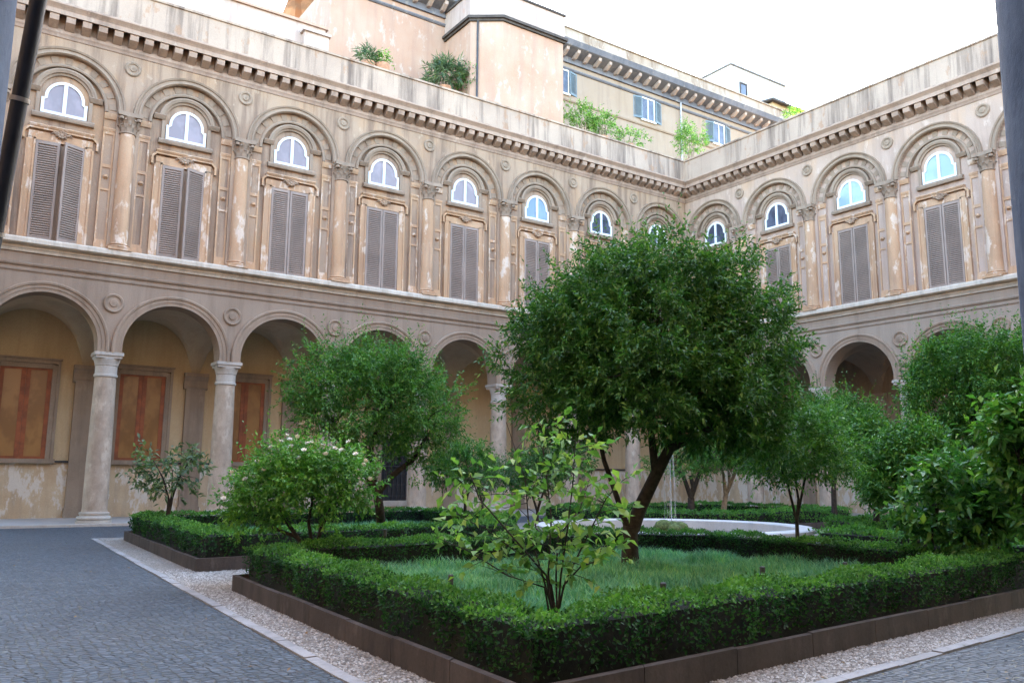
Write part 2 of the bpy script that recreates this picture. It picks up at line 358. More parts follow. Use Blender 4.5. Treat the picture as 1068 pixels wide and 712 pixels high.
for x0, x1, y0, y1 in ((GX0-0.12, GX0, GY0-0.12, GY1+0.12), (GX1, GX1+0.12, GY0-0.12, GY1+0.12), (GX0, GX1, GY0-0.12, GY0), (GX0, GX1, GY1, GY1+0.12)):
    n = max(1, int(max(x1-x0, y1-y0)/0.85))
    for i in range(n):
        if x1-x0 > y1-y0: kb.box(x0+(x1-x0)*i/n+0.006, x0+(x1-x0)*(i+1)/n-0.006, y0, y1, -0.02, 0.018+0.006*math.sin(i*2.3))
        else: kb.box(x0, x1, y0+(y1-y0)*i/n+0.006, y0+(y1-y0)*(i+1)/n-0.006, -0.02, 0.018+0.006*math.sin(i*1.7))
kb.v = [(*skew(q[:2]), q[2]) for q in kb.v]
struct(kb.build('kerb_strip', M['kerb_strip']))
# real pebbles on the nearest stretches of gravel
rng = np.random.default_rng(5)
def pebbles(n, x0, x1, y0, y1):
    P = np.stack([rng.uniform(x0, x1, n), rng.uniform(y0, y1, n), np.full(n, 0.010)], 1)
    P[:, :2] = np.stack(skew((P[:, 0], P[:, 1])), 1)
    r = rng.uniform(0.008, 0.019, n)[:, None]
    a = rng.uniform(0, 2*PI, n); c, s = np.cos(a), np.sin(a); z = np.zeros(n)
    d1 = np.stack([c, s, z], 1)*r*rng.uniform(0.9, 1.5, (n, 1)); d2 = np.stack([-s, c, z], 1)*r; up = np.array([0, 0, 1])*r*0.75
    V = np.stack([P+d1, P+d2, P-d1, P-d2, P+up+0.25*d1], 1).reshape(-1, 3)
    base = np.arange(n)[:, None, None]*5
    F = (base+np.array([[0, 1, 4], [1, 2, 4], [2, 3, 4], [3, 0, 4]])[None]).reshape(-1, 3)
    return V, F
Vs, Fs, off = [], [], 0
for args in ((9000, GX0, -28.95, -26.6, -15.0), (9000, -29.5, -19.0, GY0, -25.98), (3500, -29.6, -26.0, -17.8, -15.5)):
    V, F = pebbles(*args); Vs.append(V); Fs.append(F+off); off += len(V)
def pebble_mat():
    mt, nt, bs = new_mat('loose pebbles'); g = nt.nodes.new('ShaderNodeNewGeometry')
    nt.links.new(ramp(nt, g.outputs['Random Per Island'], [(0, (0.13, 0.11, 0.09)), (0.5, (0.26, 0.235, 0.20)), (1, (0.42, 0.40, 0.36))]), bs.inputs['Base Color'])
    bs.inputs['Roughness'].default_value = 0.85; return mt
o = link('gravel', np_mesh('gravel', np.concatenate(Vs), np.concatenate(Fs), pebble_mat())); tag(o, 'loose pale pebbles on the gravel border around the beds', 'gravel', kind='stuff')

# ------------------------------------------------------------------ the two palace wings (local frame: wall face at y = 0, court at y < 0)
ZS, RA = 5.87, 1.62                 # lower arch springing and radius
ZL0, ZL1 = 8.86, 9.15               # ledge
ZU, RU1, RU2 = 14.10, 1.62, 1.24    # upper arch
DEPTH = 4.6                         # arcade depth

def shaft_mesh():
    b = MB(); prof = [(0.405, 0.42), (0.39, 0.47), (0.385, 0.5)]
    for i in range(13):
        t = i/12; prof.append((0.385-0.05*t**1.6, 0.55+(4.86-0.55)*t))
    b.lathe(prof, n=32); return b.mesh('shaft', M['granite'], True, 40)
def base_mesh():
    b = MB(); b.lathe([(0.55, 0.0), (0.55, 0.155)], n=32)
    b.lathe([(0.50, 0.16), (0.53, 0.20), (0.53, 0.24), (0.50, 0.28), (0.44, 0.29), (0.43, 0.33), (0.46, 0.35), (0.46, 0.40), (0.41, 0.42)], n=32)
    return b.mesh('base', M['marble'], True, 40)
def capital_mesh():
    b = MB()
    b.lathe([(0.335, 4.86), (0.375, 4.88), (0.375, 4.95), (0.345, 4.97), (0.345, 5.24), (0.365, 5.26), (0.365, 5.30), (0.40, 5.40), (0.42, 5.46), (0.42, 5.49)], n=32)
    b.box(-0.405, 0.405, -0.405, 0.405, 5.49, 5.58); b.box(-0.445, 0.445, -0.445, 0.445, 5.58, 5.69)
    return b.mesh('capital', M['marble'], True, 40)
def e_shaft_mesh():
    b = MB(); prof = [(0.30, 9.40)]
    for i in range(9):
        t = i/8; prof.append((0.275-0.035*t**1.5, 9.44+(13.36-9.44)*t))
    b.lathe(prof, n=24); return b.mesh('shaft', M['plaster_warm'], True, 40)
def e_base_mesh():
    b = MB(); b.box(-0.37, 0.37, -0.37, 0.2, 9.15, 9.24)
    b.lathe([(0.36, 9.24), (0.38, 9.28), (0.36, 9.32), (0.30, 9.34), (0.33, 9.37), (0.30, 9.40)], n=24)
    return b.mesh('base', M['plaster_warm'], True, 40)
def e_capital_mesh():
    b = MB()
    b.lathe([(0.24, 13.34), (0.28, 13.36), (0.28, 13.40), (0.245, 13.42), (0.25, 13.62), (0.29, 13.80), (0.36, 13.93)], n=24)
    for row, (zb, r0, h, out, k, ph) in enumerate(((13.42, 0.25, 0.24, 0.10, 8, 0.0), (13.55, 0.27, 0.28, 0.13, 8, PI/8))):
        for i in range(k):
            a = ph+2*PI*i/k; c, s = math.cos(a), math.sin(a); w = 0.075
            pts = [(r0, 0, 1.0), (r0+0.03, h*0.5, 1.1), (r0+out*0.7, h*0.85, 0.9), (r0+out, h, 0.55), (r0+out*1.15, h*0.86, 0.3)]
            for (ra, za, wa), (rb, zb2, wb) in zip(pts, pts[1:]):
                q = []
                for (rr, zz, ww, sg) in ((ra, za, wa, -1), (ra, za, wa, 1), (rb, zb2, wb, 1), (rb, zb2, wb, -1)):
                    q.append((rr*c-sg*w*ww*s, rr*s+sg*w*ww*c, zb+zz))
                b.quad(*q)
    for i in range(4):
        a = PI/4+i*PI/2; c, s = math.cos(a), math.sin(a)
        b.lathe([(0.0, -0.05), (0.075, -0.045), (0.085, 0.0), (0.075, 0.045), (0.0, 0.05)], 0.40*c, 0.40*s, 12, 13.86)
    b.prism([(-0.40, -0.40), (0, -0.33), (0.40, -0.40), (0.33, 0), (0.40, 0.40), (0, 0.33), (-0.40, 0.40), (-0.33, 0)], 13.93, 14.08)
    return b.mesh('capital', M['moulding'])
def ring_mesh(r, zc):
    b = MB()
    n = 28
    prof = [(r, 0.0), (r, -0.05), (r-0.035, -0.075), (r-0.085, -0.06), (r-0.10, -0.025), (r-0.13, -0.02), (r*0.42, -0.03), (r*0.36, -0.06), (0.02, -0.07)]
    rings = []
    for rr, y in prof:
        s = len(b.v); rings.append(s)
        b.v += [(rr*math.cos(2*PI*i/n), y, zc+rr*math.sin(2*PI*i/n)) for i in range(n)]
    for p, q in zip(rings, rings[1:]):
        for i in range(n):
            j = (i+1) % n; b.f.append((p+i, p+j, q+j, q+i))
    return b.mesh('roundel', M['moulding'], True, 35)
def archivolt_mesh():
    b = MB()
    b.arch_sweep(0, ZS, [(RA, 0.02), (RA, -0.04), (RA+0.12, -0.04), (RA+0.12, -0.065), (RA+0.23, -0.065), (RA+0.24, -0.10), (RA+0.30, -0.12), (RA+0.345, -0.10), (RA+0.36, 0.02)], 5.69, 44)
    return b.mesh('archivolt', M['moulding'], True, 30)
def upper_arch_mesh():
    b = MB()
    b.arch_sweep(0, ZU, [(RU1, 0.06), (RU1, -0.05), (RU1+0.04, -0.11), (RU1+0.09, -0.10), (RU1+0.10, -0.05), (RU1+0.18, -0.05), (RU1+0.19, -0.09), (RU1+0.25, -0.12), (RU1+0.27, 0.02)], None, 44)
    b.arch_sweep(0, ZU, [(RU2-0.01, 0.18), (RU2, 0.07), (RU2+0.05, 0.05), (RU2+0.10, 0.08), (RU2+0.11, 0.16)], None, 40)
    for k in range(11):
        a = PI*(k+0.5)/11; c, s_ = math.cos(a), math.sin(a); q = []
        for rr, tt, y in ((1.37, -0.10, 0.16), (1.37, 0.10, 0.16), (1.60, 0.12, 0.16), (1.60, -0.12, 0.16), (1.37, -0.10, 0.125), (1.37, 0.10, 0.125), (1.60, 0.12, 0.10), (1.60, -0.12, 0.10)):
            q.append((rr*c-tt*s_, y, ZU+rr*s_+tt*c))
        n0 = len(b.v); b.v += q; b.f += [tuple(n0+i for i in f) for f in ((4, 5, 6, 7), (0, 1, 5, 4), (1, 2, 6, 5), (2, 3, 7, 6), (3, 0, 4, 7))]
    return b.mesh('arch_moulding', M['moulding'], True, 30)
def hood_mesh():
    b = MB(); y0 = 0.22
    zc = 14.32
    b.arch_sweep(0, zc, [(0.76, y0), (0.76, 0.12), (0.84, 0.10), (0.84, 0.04), (0.93, 0.0), (0.99, 0.03), (1.0, y0)], None, 30, R_(8), R_(172))
    for sg in (-1, 1):
        xa, xb = sorted((sg*0.76, sg*1.16))
        b.extrude_x([(y0, 14.33), (0.10, 14.33), (0.04, 14.40), (0.0, 14.47), (0.03, 14.50), (y0, 14.50)], xa, xb)
        xa, xb = sorted((sg*0.74, sg*0.86)); b.box(xa, xb, 0.12, y0, 13.60, 14.33)
    b.extrude_x([(y0, 13.44), (0.06, 13.44), (0.03, 13.50), (0.03, 13.56), (0.10, 13.62), (y0, 13.62)], -0.95, 0.95)
    return b.mesh('window_hood', M['moulding'], True, 30)
def lunette_outline(r, dz, sh):
    pts = [(-sh, 13.64+dz)]
    pts += [(-sh, 14.17), (-r*1.0, 14.17)]
    for i in range(1, 16):
        a = PI*(1-i/16); pts.append((r*math.cos(a), 14.22+r*1.02*math.sin(a)))
    pts += [(r*1.0, 14.17), (sh, 14.17), (sh, 13.64+dz)]
    return pts
def lunette_frame_mesh():
    b = MB(); O = lunette_outline(0.61, 0.0, 0.70); I = lunette_outline(0.52, 0.09, 0.61)
    I = [(x, min(z, 14.10) if abs(x) > 0.55 else z) for x, z in I]
    n = len(O)
    for i in range(n):
        j = (i+1) % n
        a, c, d, e = O[i], O[j], I[j], I[i]
        b.quad((a[0], 0.13, a[1]), (c[0], 0.13, c[1]), (d[0], 0.13, d[1]), (e[0], 0.13, e[1]))
        b.quad((a[0], 0.13, a[1]), (c[0], 0.13, c[1]), (c[0], 0.21, c[1]), (a[0], 0.21, a[1]))
        b.quad((e[0], 0.13, e[1]), (d[0], 0.13, d[1]), (d[0], 0.19, d[1]), (e[0], 0.19, e[1]))
    b.box(-0.055, 0.055, 0.12, 0.19, 13.72, 14.74)
    return b.mesh('frame', M['white_paint'])
def lunette_pane_mesh():
    b = MB(); I = lunette_outline(0.56, 0.04, 0.66); b.v = [(x, 0.172, z) for x, z in I]; b.f = [tuple(range(len(I)))]
    return b.mesh('pane', None)
def surround_mesh():
    b = MB(); y0 = 0.22
    for sg in (-1, 1):
        xa, xb = sorted((sg*0.74, sg*0.80)); b.box(xa, xb, 0.10, y0, 9.15, 12.70)
        xa, xb = sorted((sg*0.80, sg*0.97)); b.box(xa, xb, 0.13, y0, 9.15, 12.72)
        xa, xb = sorted((sg*0.955, sg*1.02)); b.box(xa, xb, 0.09, y0, 9.15, 12.62)
    b.box(-0.80, 0.80, 0.10, y0, 12.64, 12.70)
    b.box(-0.97, 0.97, 0.13, y0, 12.70, 12.94)
    top = [(-1.14, 12.62), (-1.14, 12.92), (-0.98, 13.08), (0.98, 13.08), (1.14, 12.92), (1.14, 12.62), (1.07, 12.62), (1.07, 12.89), (0.95, 13.01), (-0.95, 13.01), (-1.07, 12.89), (-1.07, 12.62)]
    for i in range(5):
        a, c, d, e = top[i], top[i+1], top[10-i], top[11-i]
        for yy in (0.06,): b.quad((a[0], yy, a[1]), (c[0], yy, c[1]), (d[0], yy, d[1]), (e[0], yy, e[1]))
        b.quad((a[0], 0.06, a[1]), (c[0], 0.06, c[1]), (c[0], y0, c[1]), (a[0], y0, a[1]))
        b.quad((e[0], 0.06, e[1]), (d[0], 0.06, d[1]), (d[0], y0, d[1]), (e[0], y0, e[1]))
    b.extrude_x([(y0, 13.08), (0.04, 13.08), (0.0, 13.14), (0.04, 13.18), (y0, 13.18)], -0.98, 0.98)
    return b.mesh('surround', M['plaster_warm'])
def ornament_mesh():
    b = MB()
    for i in range(9):
        a = 2*PI*i/9; cx, cz = 0.13*math.cos(a), 12.93+0.11*math.sin(a)
        b.tube([(cx*0.3, 0.06, 12.93+(cz-12.93)*0.3), (cx, 0.03, cz), (cx*1.5, 0.08, 12.93+(cz-12.93)*1.5)], [0.03, 0.05, 0.015], 6)
    b.tube([(0, 0.12, 12.93), (0, 0.0, 12.93)], [0.09, 0.05], 8)
    for sg in (-1, 1): b.tube([(sg*0.1, 0.06, 12.9), (sg*0.25, 0.05, 12.97), (sg*0.34, 0.08, 12.90)], [0.03, 0.035, 0.012], 6)
    return b.mesh('ornament', M['plaster_upper'], True, 50)
def shutter_mesh(w=0.71, h=3.44, mat=None, louvers=40):
    b = MB(); t = 0.055; fr = 0.075
    b.box(0, fr, -t, 0, 0, h); b.box(w-fr, w, -t, 0, 0, h)
    b.box(fr, w-fr, -t, 0, 0, 0.14); b.box(fr, w-fr, -t, 0, h-0.11, h)
    for i in range(louvers):
        z = 0.15+(h-0.28)*(i+0.5)/louvers; d = (h-0.28)/louvers
        b.box(fr-0.01, w-fr+0.01, -t-0.004, -t+0.006, z-d*0.46, z+d*0.02); b.quad((fr, -t+0.004, z-d*0.10), (w-fr, -t+0.004, z-d*0.10), (w-fr, -0.004, z+d*0.40), (fr, -0.004, z+d*0.40))
    b.quad((fr, -0.003, 0.1), (w-fr, -0.003, 0.1), (w-fr, -0.003, h-0.1), (fr, -0.003, h-0.1))
    return b.mesh('shutter', mat or M['shutter'])
def pilaster_mesh():
    """the panelled strip between an engaged column and the window recess: x from 0 to 0.38, face at y = 0.10"""
    b = MB(); x0, x1 = 0.035, 0.345
    y = 0.10
    for xa, xb in ((0.0, 0.06), (0.32, 0.38)): b.box(xa, xb, y-0.035, y+0.01, 9.42, 13.42)
    for za, zb in ((9.42, 9.54), (12.1, 12.22), (13.30, 13.42), (11.28, 11.36)): b.box(0.06, 0.32, y-0.035, y+0.01, za, zb)
    b.tube([(0.19, y-0.005, 11.78), (0.19, y-0.05, 11.72)], [0.10, 0.07], 10)
    b.box(-0.01, 0.39, y-0.06, y+0.01, 9.15, 9.42); b.box(-0.01, 0.39, y-0.085, y+0.01, 9.15, 9.28)
    b.extrude_x([(y+0.01, 13.42), (y-0.05, 13.42), (y-0.07, 13.50), (y-0.05, 13.54), (y+0.01, 13.54)], -0.01, 0.39)
    b.extrude_x([(y+0.01, 13.86), (y-0.05, 13.86), (y-0.08, 13.96), (y-0.10, 14.06), (y+0.01, 14.08)], -0.01, 0.39)
    return b.mesh('pilaster', M['plaster_warm'])
def modillion_mesh():
    b = MB()
    b.extrude_x([(0.0, 16.56), (-0.10, 16.54), (-0.22, 16.60), (-0.42, 16.70), (-0.455, 16.82), (-0.455, 17.095), (0.0, 17.095)], -0.14, 0.14)
    return b.mesh('modillion', M['cornice'])
def vault_mesh(w):
    """groin vault over one bay"""
    b = MB(); nx, ny = 26, 26
    y0, y1 = 0.70, DEPTH
    Rx, Ry = w/2-0.25, (y1-y0)/2
    idx = {}
    for j in range(ny+1):
        for i in range(nx+1):
            x = -w/2+w*i/nx; y = y0+(y1-y0)*j/ny; yy = y-(y0+y1)/2
            zx = math.sqrt(max(0, 1-(x/Rx)**2)) if abs(x) < Rx else 0
            zy = math.sqrt(max(0, 1-(yy/Ry)**2))
            idx[i, j] = len(b.v); b.v.append((x, y, 5.72+1.95*max(zx, zy)))
    for j in range(ny):
        for i in range(nx): b.f.append((idx[i, j], idx[i+1, j], idx[i+1, j+1], idx[i, j+1]))
    return b.mesh('vault', M['vault'], True, 28)
def wall_pier_mesh():
    b = MB(); y = DEPTH
    b.box(-0.37, 0.37, y-0.16, y+0.01, 0.05, 5.05); b.box(-0.41, 0.41, y-0.21, y+0.01, 0.05, 0.40)
    b.extrude_x([(y, 5.05), (y-0.17, 5.05), (y-0.19, 5.12), (y-0.15, 5.16), (y-0.15, 5.38), (y-0.22, 5.50), (y-0.28, 5.56), (y-0.28, 5.70), (y, 5.70)], -0.46, 0.46)
    return b.mesh('wall_pier', M['brownstone'])
def aw_frame_mesh():
    b = MB(); y = DEPTH
    for sg in (-1, 1):
        xa, xb = sorted((sg*0.84, sg*1.02)); b.box(xa, xb, y-0.14, y+0.01, 2.18, 5.62)
        xa, xb = sorted((sg*1.00, sg*1.10)); b.box(xa, xb, y-0.19, y+0.01, 2.16, 5.75)
    b.box(-0.84, 0.84, y-0.14, y+0.01, 5.48, 5.66); b.box(-1.10, 1.10, y-0.20, y+0.01, 5.66, 5.80); b.box(-1.14, 1.14, y-0.26, y+0.01, 5.80, 5.86)
    b.box(-1.16, 1.16, y-0.25, y+0.01, 2.02, 2.18)
    return b.mesh('frame', M['brownstone'])
def aw_leaf_mesh():
    b = MB()
    for xa, xb in ((0.0, 0.15), (0.69, 0.84)): b.box(xa, xb, -0.05, 0.0, 0, 3.30)
    for za, zb in ((0, 0.09), (3.23, 3.30)): b.box(0.15, 0.69, -0.048, 0.0, za, zb)
    return b.mesh('leaf', M['red_wood'])
def aw_glass_mesh():
    b = MB(); b.box(0.14, 0.70, -0.025, -0.012, 0.08, 3.25); return b.mesh('glass', M['arcade_glass'])

PM = dict(shaft=shaft_mesh(), base=base_mesh(), capital=capital_mesh(), es=e_shaft_mesh(), eb=e_base_mesh(), ec=e_capital_mesh(),
          ring_low=ring_mesh(0.33, 7.37), ring_up=ring_mesh(0.27, 15.84), archivolt=archivolt_mesh(), uarch=upper_arch_mesh(), hood=hood_mesh(),
          lframe=lunette_frame_mesh(), surround=surround_mesh(), ornament=ornament_mesh(), shutter=shutter_mesh(), pil=pilaster_mesh(),
          mod=modillion_mesh(), pier=wall_pier_mesh(), awf=aw_frame_mesh(), awl=aw_leaf_mesh(), awg=aw_glass_mesh())
PANES = {}
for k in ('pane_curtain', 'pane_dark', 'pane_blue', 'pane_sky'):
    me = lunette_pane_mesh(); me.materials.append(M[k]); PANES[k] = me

def wing(name, label, rotz, sgn, first, ncol, panes, ajar, arcade_windows, dark_grille, mu='plaster_upper', ml='plaster_lower', mr='rear_wall', mv='vault', md='dado'):
    w = thing(name, label, 'building', (0, 0, 0), rotz)
    X = lambda d: sgn*d                                   # distance from the corner -> local x
    cols = [first+4.0*k for k in range(ncol)]
    L = cols[-1]+2.4
    bays = [(0.0, first)]+[(a, a+4.0) for a in cols[:-1]]
    def span(a, c): return (min(X(a), X(c)), max(X(a), X(c)))
    lo, hi = span(0, L)
    # lower arcade wall with its openings
    b = MB(); u = MB()
    for a, c in bays:
        x0, x1 = span(a, c); cx = (x0+x1)/2
        b.arch_panel(x0, x1, 5.69, ZL0, cx, RA, ZS, 0.0, 0.70, 40, True)
        u.arch_panel(x0, x1, ZL1-0.01, 16.5, cx, RU1, ZU, 0.0, 0.15, 40)
        u.arch_panel(cx-RU1-0.03, cx+RU1+0.03, ZL1-0.01, 16.0, cx, RU2, ZU, 0.14, 0.30, 36)
        u.quad((cx-RU2-0.05, 0.28, ZL1-0.01), (cx+RU2+0.05, 0.28, ZL1-0.01), (cx+RU2+0.05, 0.28, 15.5), (cx-RU2-0.05, 0.28, 15.5))
    e0, e1 = span(cols[-1], L)
    b.box(e0, e1, 0.0, 0.70, 5.69, ZL0); u.box(e0, e1, 0.0, 0.3, ZL1, 16.5)
    b.box(lo, hi, 0.02, 0.69, ZL0-0.7, ZL0-0.003)
    # mouldings above the arches
    b.extrude_x([(0.01, 8.10), (-0.035, 8.10), (-0.05, 8.15), (0.01, 8.18)], lo, hi)
    b.extrude_x([(0.01, 8.28), (-0.05, 8.28), (-0.08, 8.33), (-0.08, 8.37), (0.01, 8.41)], lo, hi)
    b.build('arcade_wall', M[ml], w)
    u.box(lo, hi, 0.30, DEPTH+0.6, 8.62, 17.30)
    if sgn < 0: u.box(0.0, DEPTH+0.6, 0.3, DEPTH+0.6, 5.7, 17.3)
    u.build('upper_wall', M[mu], w)
    s = MB(); s.extrude_x([(0.02, 8.72), (-0.07, 8.72), (-0.10, 8.80), (-0.14, 8.84), (-0.14, 8.90), (-0.30, 8.93), (-0.36, 8.97), (-0.36, 9.10), (-0.33, 9.15), (0.25, 9.152)], lo, hi)
    s.build('ledge', M['ledge'], w)
    # lower columns, roundels, archivolts
    for d in cols:
        c = thing_part('column', w, (X(d), 0.35, 0.0))
        link('shaft', PM['shaft'], c); link('base', PM['base'], c); link('capital', PM['capital'], c)
        link('roundel', PM['ring_low'], w, (X(d), 0, 0)); link('roundel', PM['ring_up'], w, (X(d), 0, 0))
        e = thing_part('engaged_column', w, (X(d), -0.02, 0.0))
        link('shaft', PM['es'], e); link('base', PM['eb'], e); link('capital', PM['ec'], e)
    for i, (a, c) in enumerate(bays):
        x0, x1 = span(a, c); cx = (x0+x1)/2
        link('archivolt', PM['archivolt'], w, (cx, 0, 0)); link('arch_moulding', PM['uarch'], w, (cx, 0, 0))
        link('pilaster', PM['pil'], w, (cx-RU1, 0.04, 0)); link('pilaster', PM['pil'], w, (cx+RU2, 0.04, 0))
        lw = thing_part('lunette_window', w, (cx, 0.08, 0))
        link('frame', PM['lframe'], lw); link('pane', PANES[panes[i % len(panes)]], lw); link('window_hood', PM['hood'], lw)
        sw = thing_part('shuttered_window', w, (cx, 0.08, 0))
        link('surround', PM['surround'], sw); link('ornament', PM['ornament'], sw)
        op = ajar.get(i, (0.0, 0.0))
        o = link('shutter', PM['shutter'], sw, (-0.722, 0.165, 9.19), -R_(op[0]))
        o = link('shutter', PM['shutter'], sw, (0.722, 0.165, 9.19), PI+R_(op[1]))
        o.scale = (1, -1, 1)
        # the arcade behind
        key = round(x1-x0, 3)
        if (key, mv) not in VAULTS:
            VAULTS[key, mv] = vault_mesh(key); VAULTS[key, mv].materials[0] = M[mv]
        link('vault', VAULTS[key, mv], w, (cx, 0, 0))
        if i in arcade_windows:
            aw = thing_part('arcade_window', w, (cx, 0, 0))
            link('frame', PM['awf'], aw)
            for sx, rz in ((-0.843, 0), (0.003, 0)):
                lf = link('leaf', PM['awl'], aw, (sx, DEPTH-0.035, 2.18)); link('glass', PM['awg'], lf)
        if i in dark_grille:
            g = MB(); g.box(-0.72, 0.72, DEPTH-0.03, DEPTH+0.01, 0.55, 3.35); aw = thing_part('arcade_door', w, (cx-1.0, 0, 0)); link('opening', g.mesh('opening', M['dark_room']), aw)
            g = MB()
            for k in range(7): g.box(-0.66+0.22*k-0.015, -0.66+0.22*k+0.015, DEPTH-0.075, DEPTH-0.045, 0.55, 3.35)
            for k in range(6): g.box(-0.72, 0.72, DEPTH-0.072, DEPTH-0.048, 0.75+0.5*k, 0.78+0.5*k)
            link('grille', g.mesh('grille', M['iron']), aw)
            g = MB()
            for sg in (-1, 1):
                xa, xb = sorted((sg*0.72, sg*0.98)); g.box(xa, xb, DEPTH-0.09, DEPTH+0.01, 0.3, 3.55)
            g.box(-0.98, 0.98, DEPTH-0.1, DEPTH+0.01, 3.35, 3.62); g.box(-1.0, 1.0, DEPTH-0.14, DEPTH+0.01, 0.3, 0.55)
            link('frame', g.mesh('frame', M['marble']), aw)
    rlo, rhi = span(-DEPTH-0.4, L)
    for d in cols: link('wall_pier', PM['pier'], w, (X(d), 0, 0))
    r = MB(); r.box(rlo, rhi, DEPTH, DEPTH+0.3, 2.08, 8.6); r.build('rear_wall', M[mr], w)
    r = MB(); r.box(rlo, rhi, DEPTH-0.02, DEPTH+0.3, 0.02, 2.078); r.build('dado', M[md], w)
    r = MB(); r.extrude_x([(DEPTH-0.02, 2.06), (DEPTH-0.12, 2.06), (DEPTH-0.13, 2.10), (DEPTH, 2.13)], lo, hi); r.build('rail', M['iron'], w)
    f = MB(); f.box(rlo, rhi, -0.40, DEPTH+0.3, -0.02, 0.055 if sgn < 0 else 0.051); f.build('arcade_floor', M['floor'], w)
    f = MB(); f.box(lo, hi, -0.78, -0.40, -0.02, 0.075); f.build('step', M['marble'], w)
    # cornice, modillions and parapet
    cn = MB()
    cn.extrude_x([(0.3, 16.30), (-0.03, 16.30), (-0.06, 16.38), (-0.10, 16.44), (-0.10, 16.58), (-0.02, 16.60), (-0.02, 17.10), (-0.47, 17.10), (-0.48, 16.90), (-0.53, 16.90), (-0.53, 17.06), (-0.58, 17.12), (-0.66, 17.20), (-0.66, 17.25), (0.3, 17.32)], lo, hi)
    cn = cn.build('cornice', M['cornice'], w)
    k = 0; d = 0.40
    while d < L-0.2 and k < 100:
        link('modillion', PM['mod'], cn, (X(d), -0.02, 0)); d += 0.5; k += 1
    p = MB(); p.extrude_x([(0.28, 17.26), (-0.40, 17.26), (-0.38, 17.42), (-0.26, 17.46), (-0.24, 18.50), (-0.30, 18.52), (-0.30, 18.60), (0.16, 18.60), (0.16, 18.52), (0.10, 17.40)], lo, hi)
    p.build('parapet', M['parapet'], w)
    return w
VAULTS = {}
def thing_part(name, parent, loc):
    o = bpy.data.objects.new(name, None); COL.objects.link(o); o.parent = parent; o.location = loc; return o

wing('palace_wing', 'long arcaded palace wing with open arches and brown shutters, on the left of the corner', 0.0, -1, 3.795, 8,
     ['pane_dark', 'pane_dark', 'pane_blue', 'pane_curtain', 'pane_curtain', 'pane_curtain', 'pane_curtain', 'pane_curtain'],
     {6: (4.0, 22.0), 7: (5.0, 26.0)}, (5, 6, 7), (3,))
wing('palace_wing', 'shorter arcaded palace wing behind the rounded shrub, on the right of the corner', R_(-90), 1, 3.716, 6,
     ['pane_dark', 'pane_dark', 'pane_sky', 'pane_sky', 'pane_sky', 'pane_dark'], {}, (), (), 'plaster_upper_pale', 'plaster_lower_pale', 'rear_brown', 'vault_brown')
# other two sides of the court, unseen masses added to block and bounce light
w = thing('palace_wing', 'unseen plain plastered wing closing the far left side of the court', 'building')
b = MB(); b.box(-42, -36.6, -33.0, 2, 0, 17.3); b.build('wall', M['plaster_lower'], w)
b = MB(); b.box(-42.3, -36.3, -33.3, 2.3, 17.3, 18.2); b.build('cornice', M['cornice'], w)
w = thing('palace_wing', 'unseen near wing of the palace whose open arcade shelters the viewpoint', 'building')
b = MB(); b.box(-40, 2, -39, -29.98, 5.69, 17.3); b.build('wall', M['plaster_lower'], w)
b = MB(); b.box(-40, 2, -36.5, -36.0, 0, 5.68); b.build('rear_wall', M['rear_wall'], w)
b = MB(); b.box(-40.3, 2.3, -39.3, -29.6, 17.3, 18.2); b.build('cornice', M['cornice'], w)
for k in range(7):
    c = thing_part('column', w, (-26.75+4.0*k, -30.45, 0.0))
    link('shaft', PM['shaft'], c); link('base', PM['base'], c); link('capital', PM['capital'], c)

# ------------------------------------------------------------------ buildings above and behind
ub = thing('rooftop_building', 'long upper storey with salmon and cream walls rising behind the parapet', 'building', (0, 5.0, 17.3))
b = MB(); b.box(-18.6, -10.9, 0, 7, 0, 8.0); b.build('salmon_wall', M['salmon'], ub)
b = MB(); b.box(-10.9, 17.0, 0.0, 7, 0, 8.0)
b.extrude_x([(0.01, 5.66), (-0.06, 5.66), (-0.10, 5.74), (-0.10, 5.80), (0.01, 5.84)], -10.9, 17.0)
b.build('cream_wall', M['cream'], ub)
b = MB(); b.extrude_x([(0.1, 7.55), (-0.06, 7.55), (-0.12, 7.62), (-0.12, 7.68), (0.1, 7.70)], -18.6, 17.0)
b.extrude_x([(0.1, 8.0), (-0.12, 8.0), (-0.12, 8.35), (-0.78, 8.62), (-0.85, 8.66), (-0.92, 8.82), (-0.98, 8.95), (0.1, 8.98)], -18.75, 17.15)
cn = b.build('cornice', M['shaded_cornice'], ub)
mb_ = MB(); mb_.extrude_x([(0.0, 8.22), (-0.2, 8.22), (-0.55, 8.44), (-0.60, 8.60), (0.0, 8.60)], -0.10, 0.10); um = mb_.mesh('modillion', M['band'])
for k in range(44): link('modillion', um, cn, (-18.2+0.8*k, -0.13, 0))
b = MB(); b.quad((-18.8, -0.3, 9.5), (17.2, -0.3, 9.5), (17.2, 3.6, 10.6), (-18.8, 3.6, 10.6)); b.quad((-18.8, 3.6, 10.6), (17.2, 3.6, 10.6), (17.2, 7.2, 8.9), (-18.8, 7.2, 8.9))
rf = b.build('roof', M['tiles'], ub)
b = MB(); b.extrude_x([(-0.90, 8.98), (-0.88, 9.12), (-0.84, 9.14), (-0.82, 9.60), (-0.90, 9.62), (-0.90, 9.70), (-0.3, 9.72), (-0.3, 8.98)], -18.7, 17.1); b.build('attic', M['attic'], ub)
us = shutter_mesh(0.66, 1.42, M['shutter_blue'], 18)
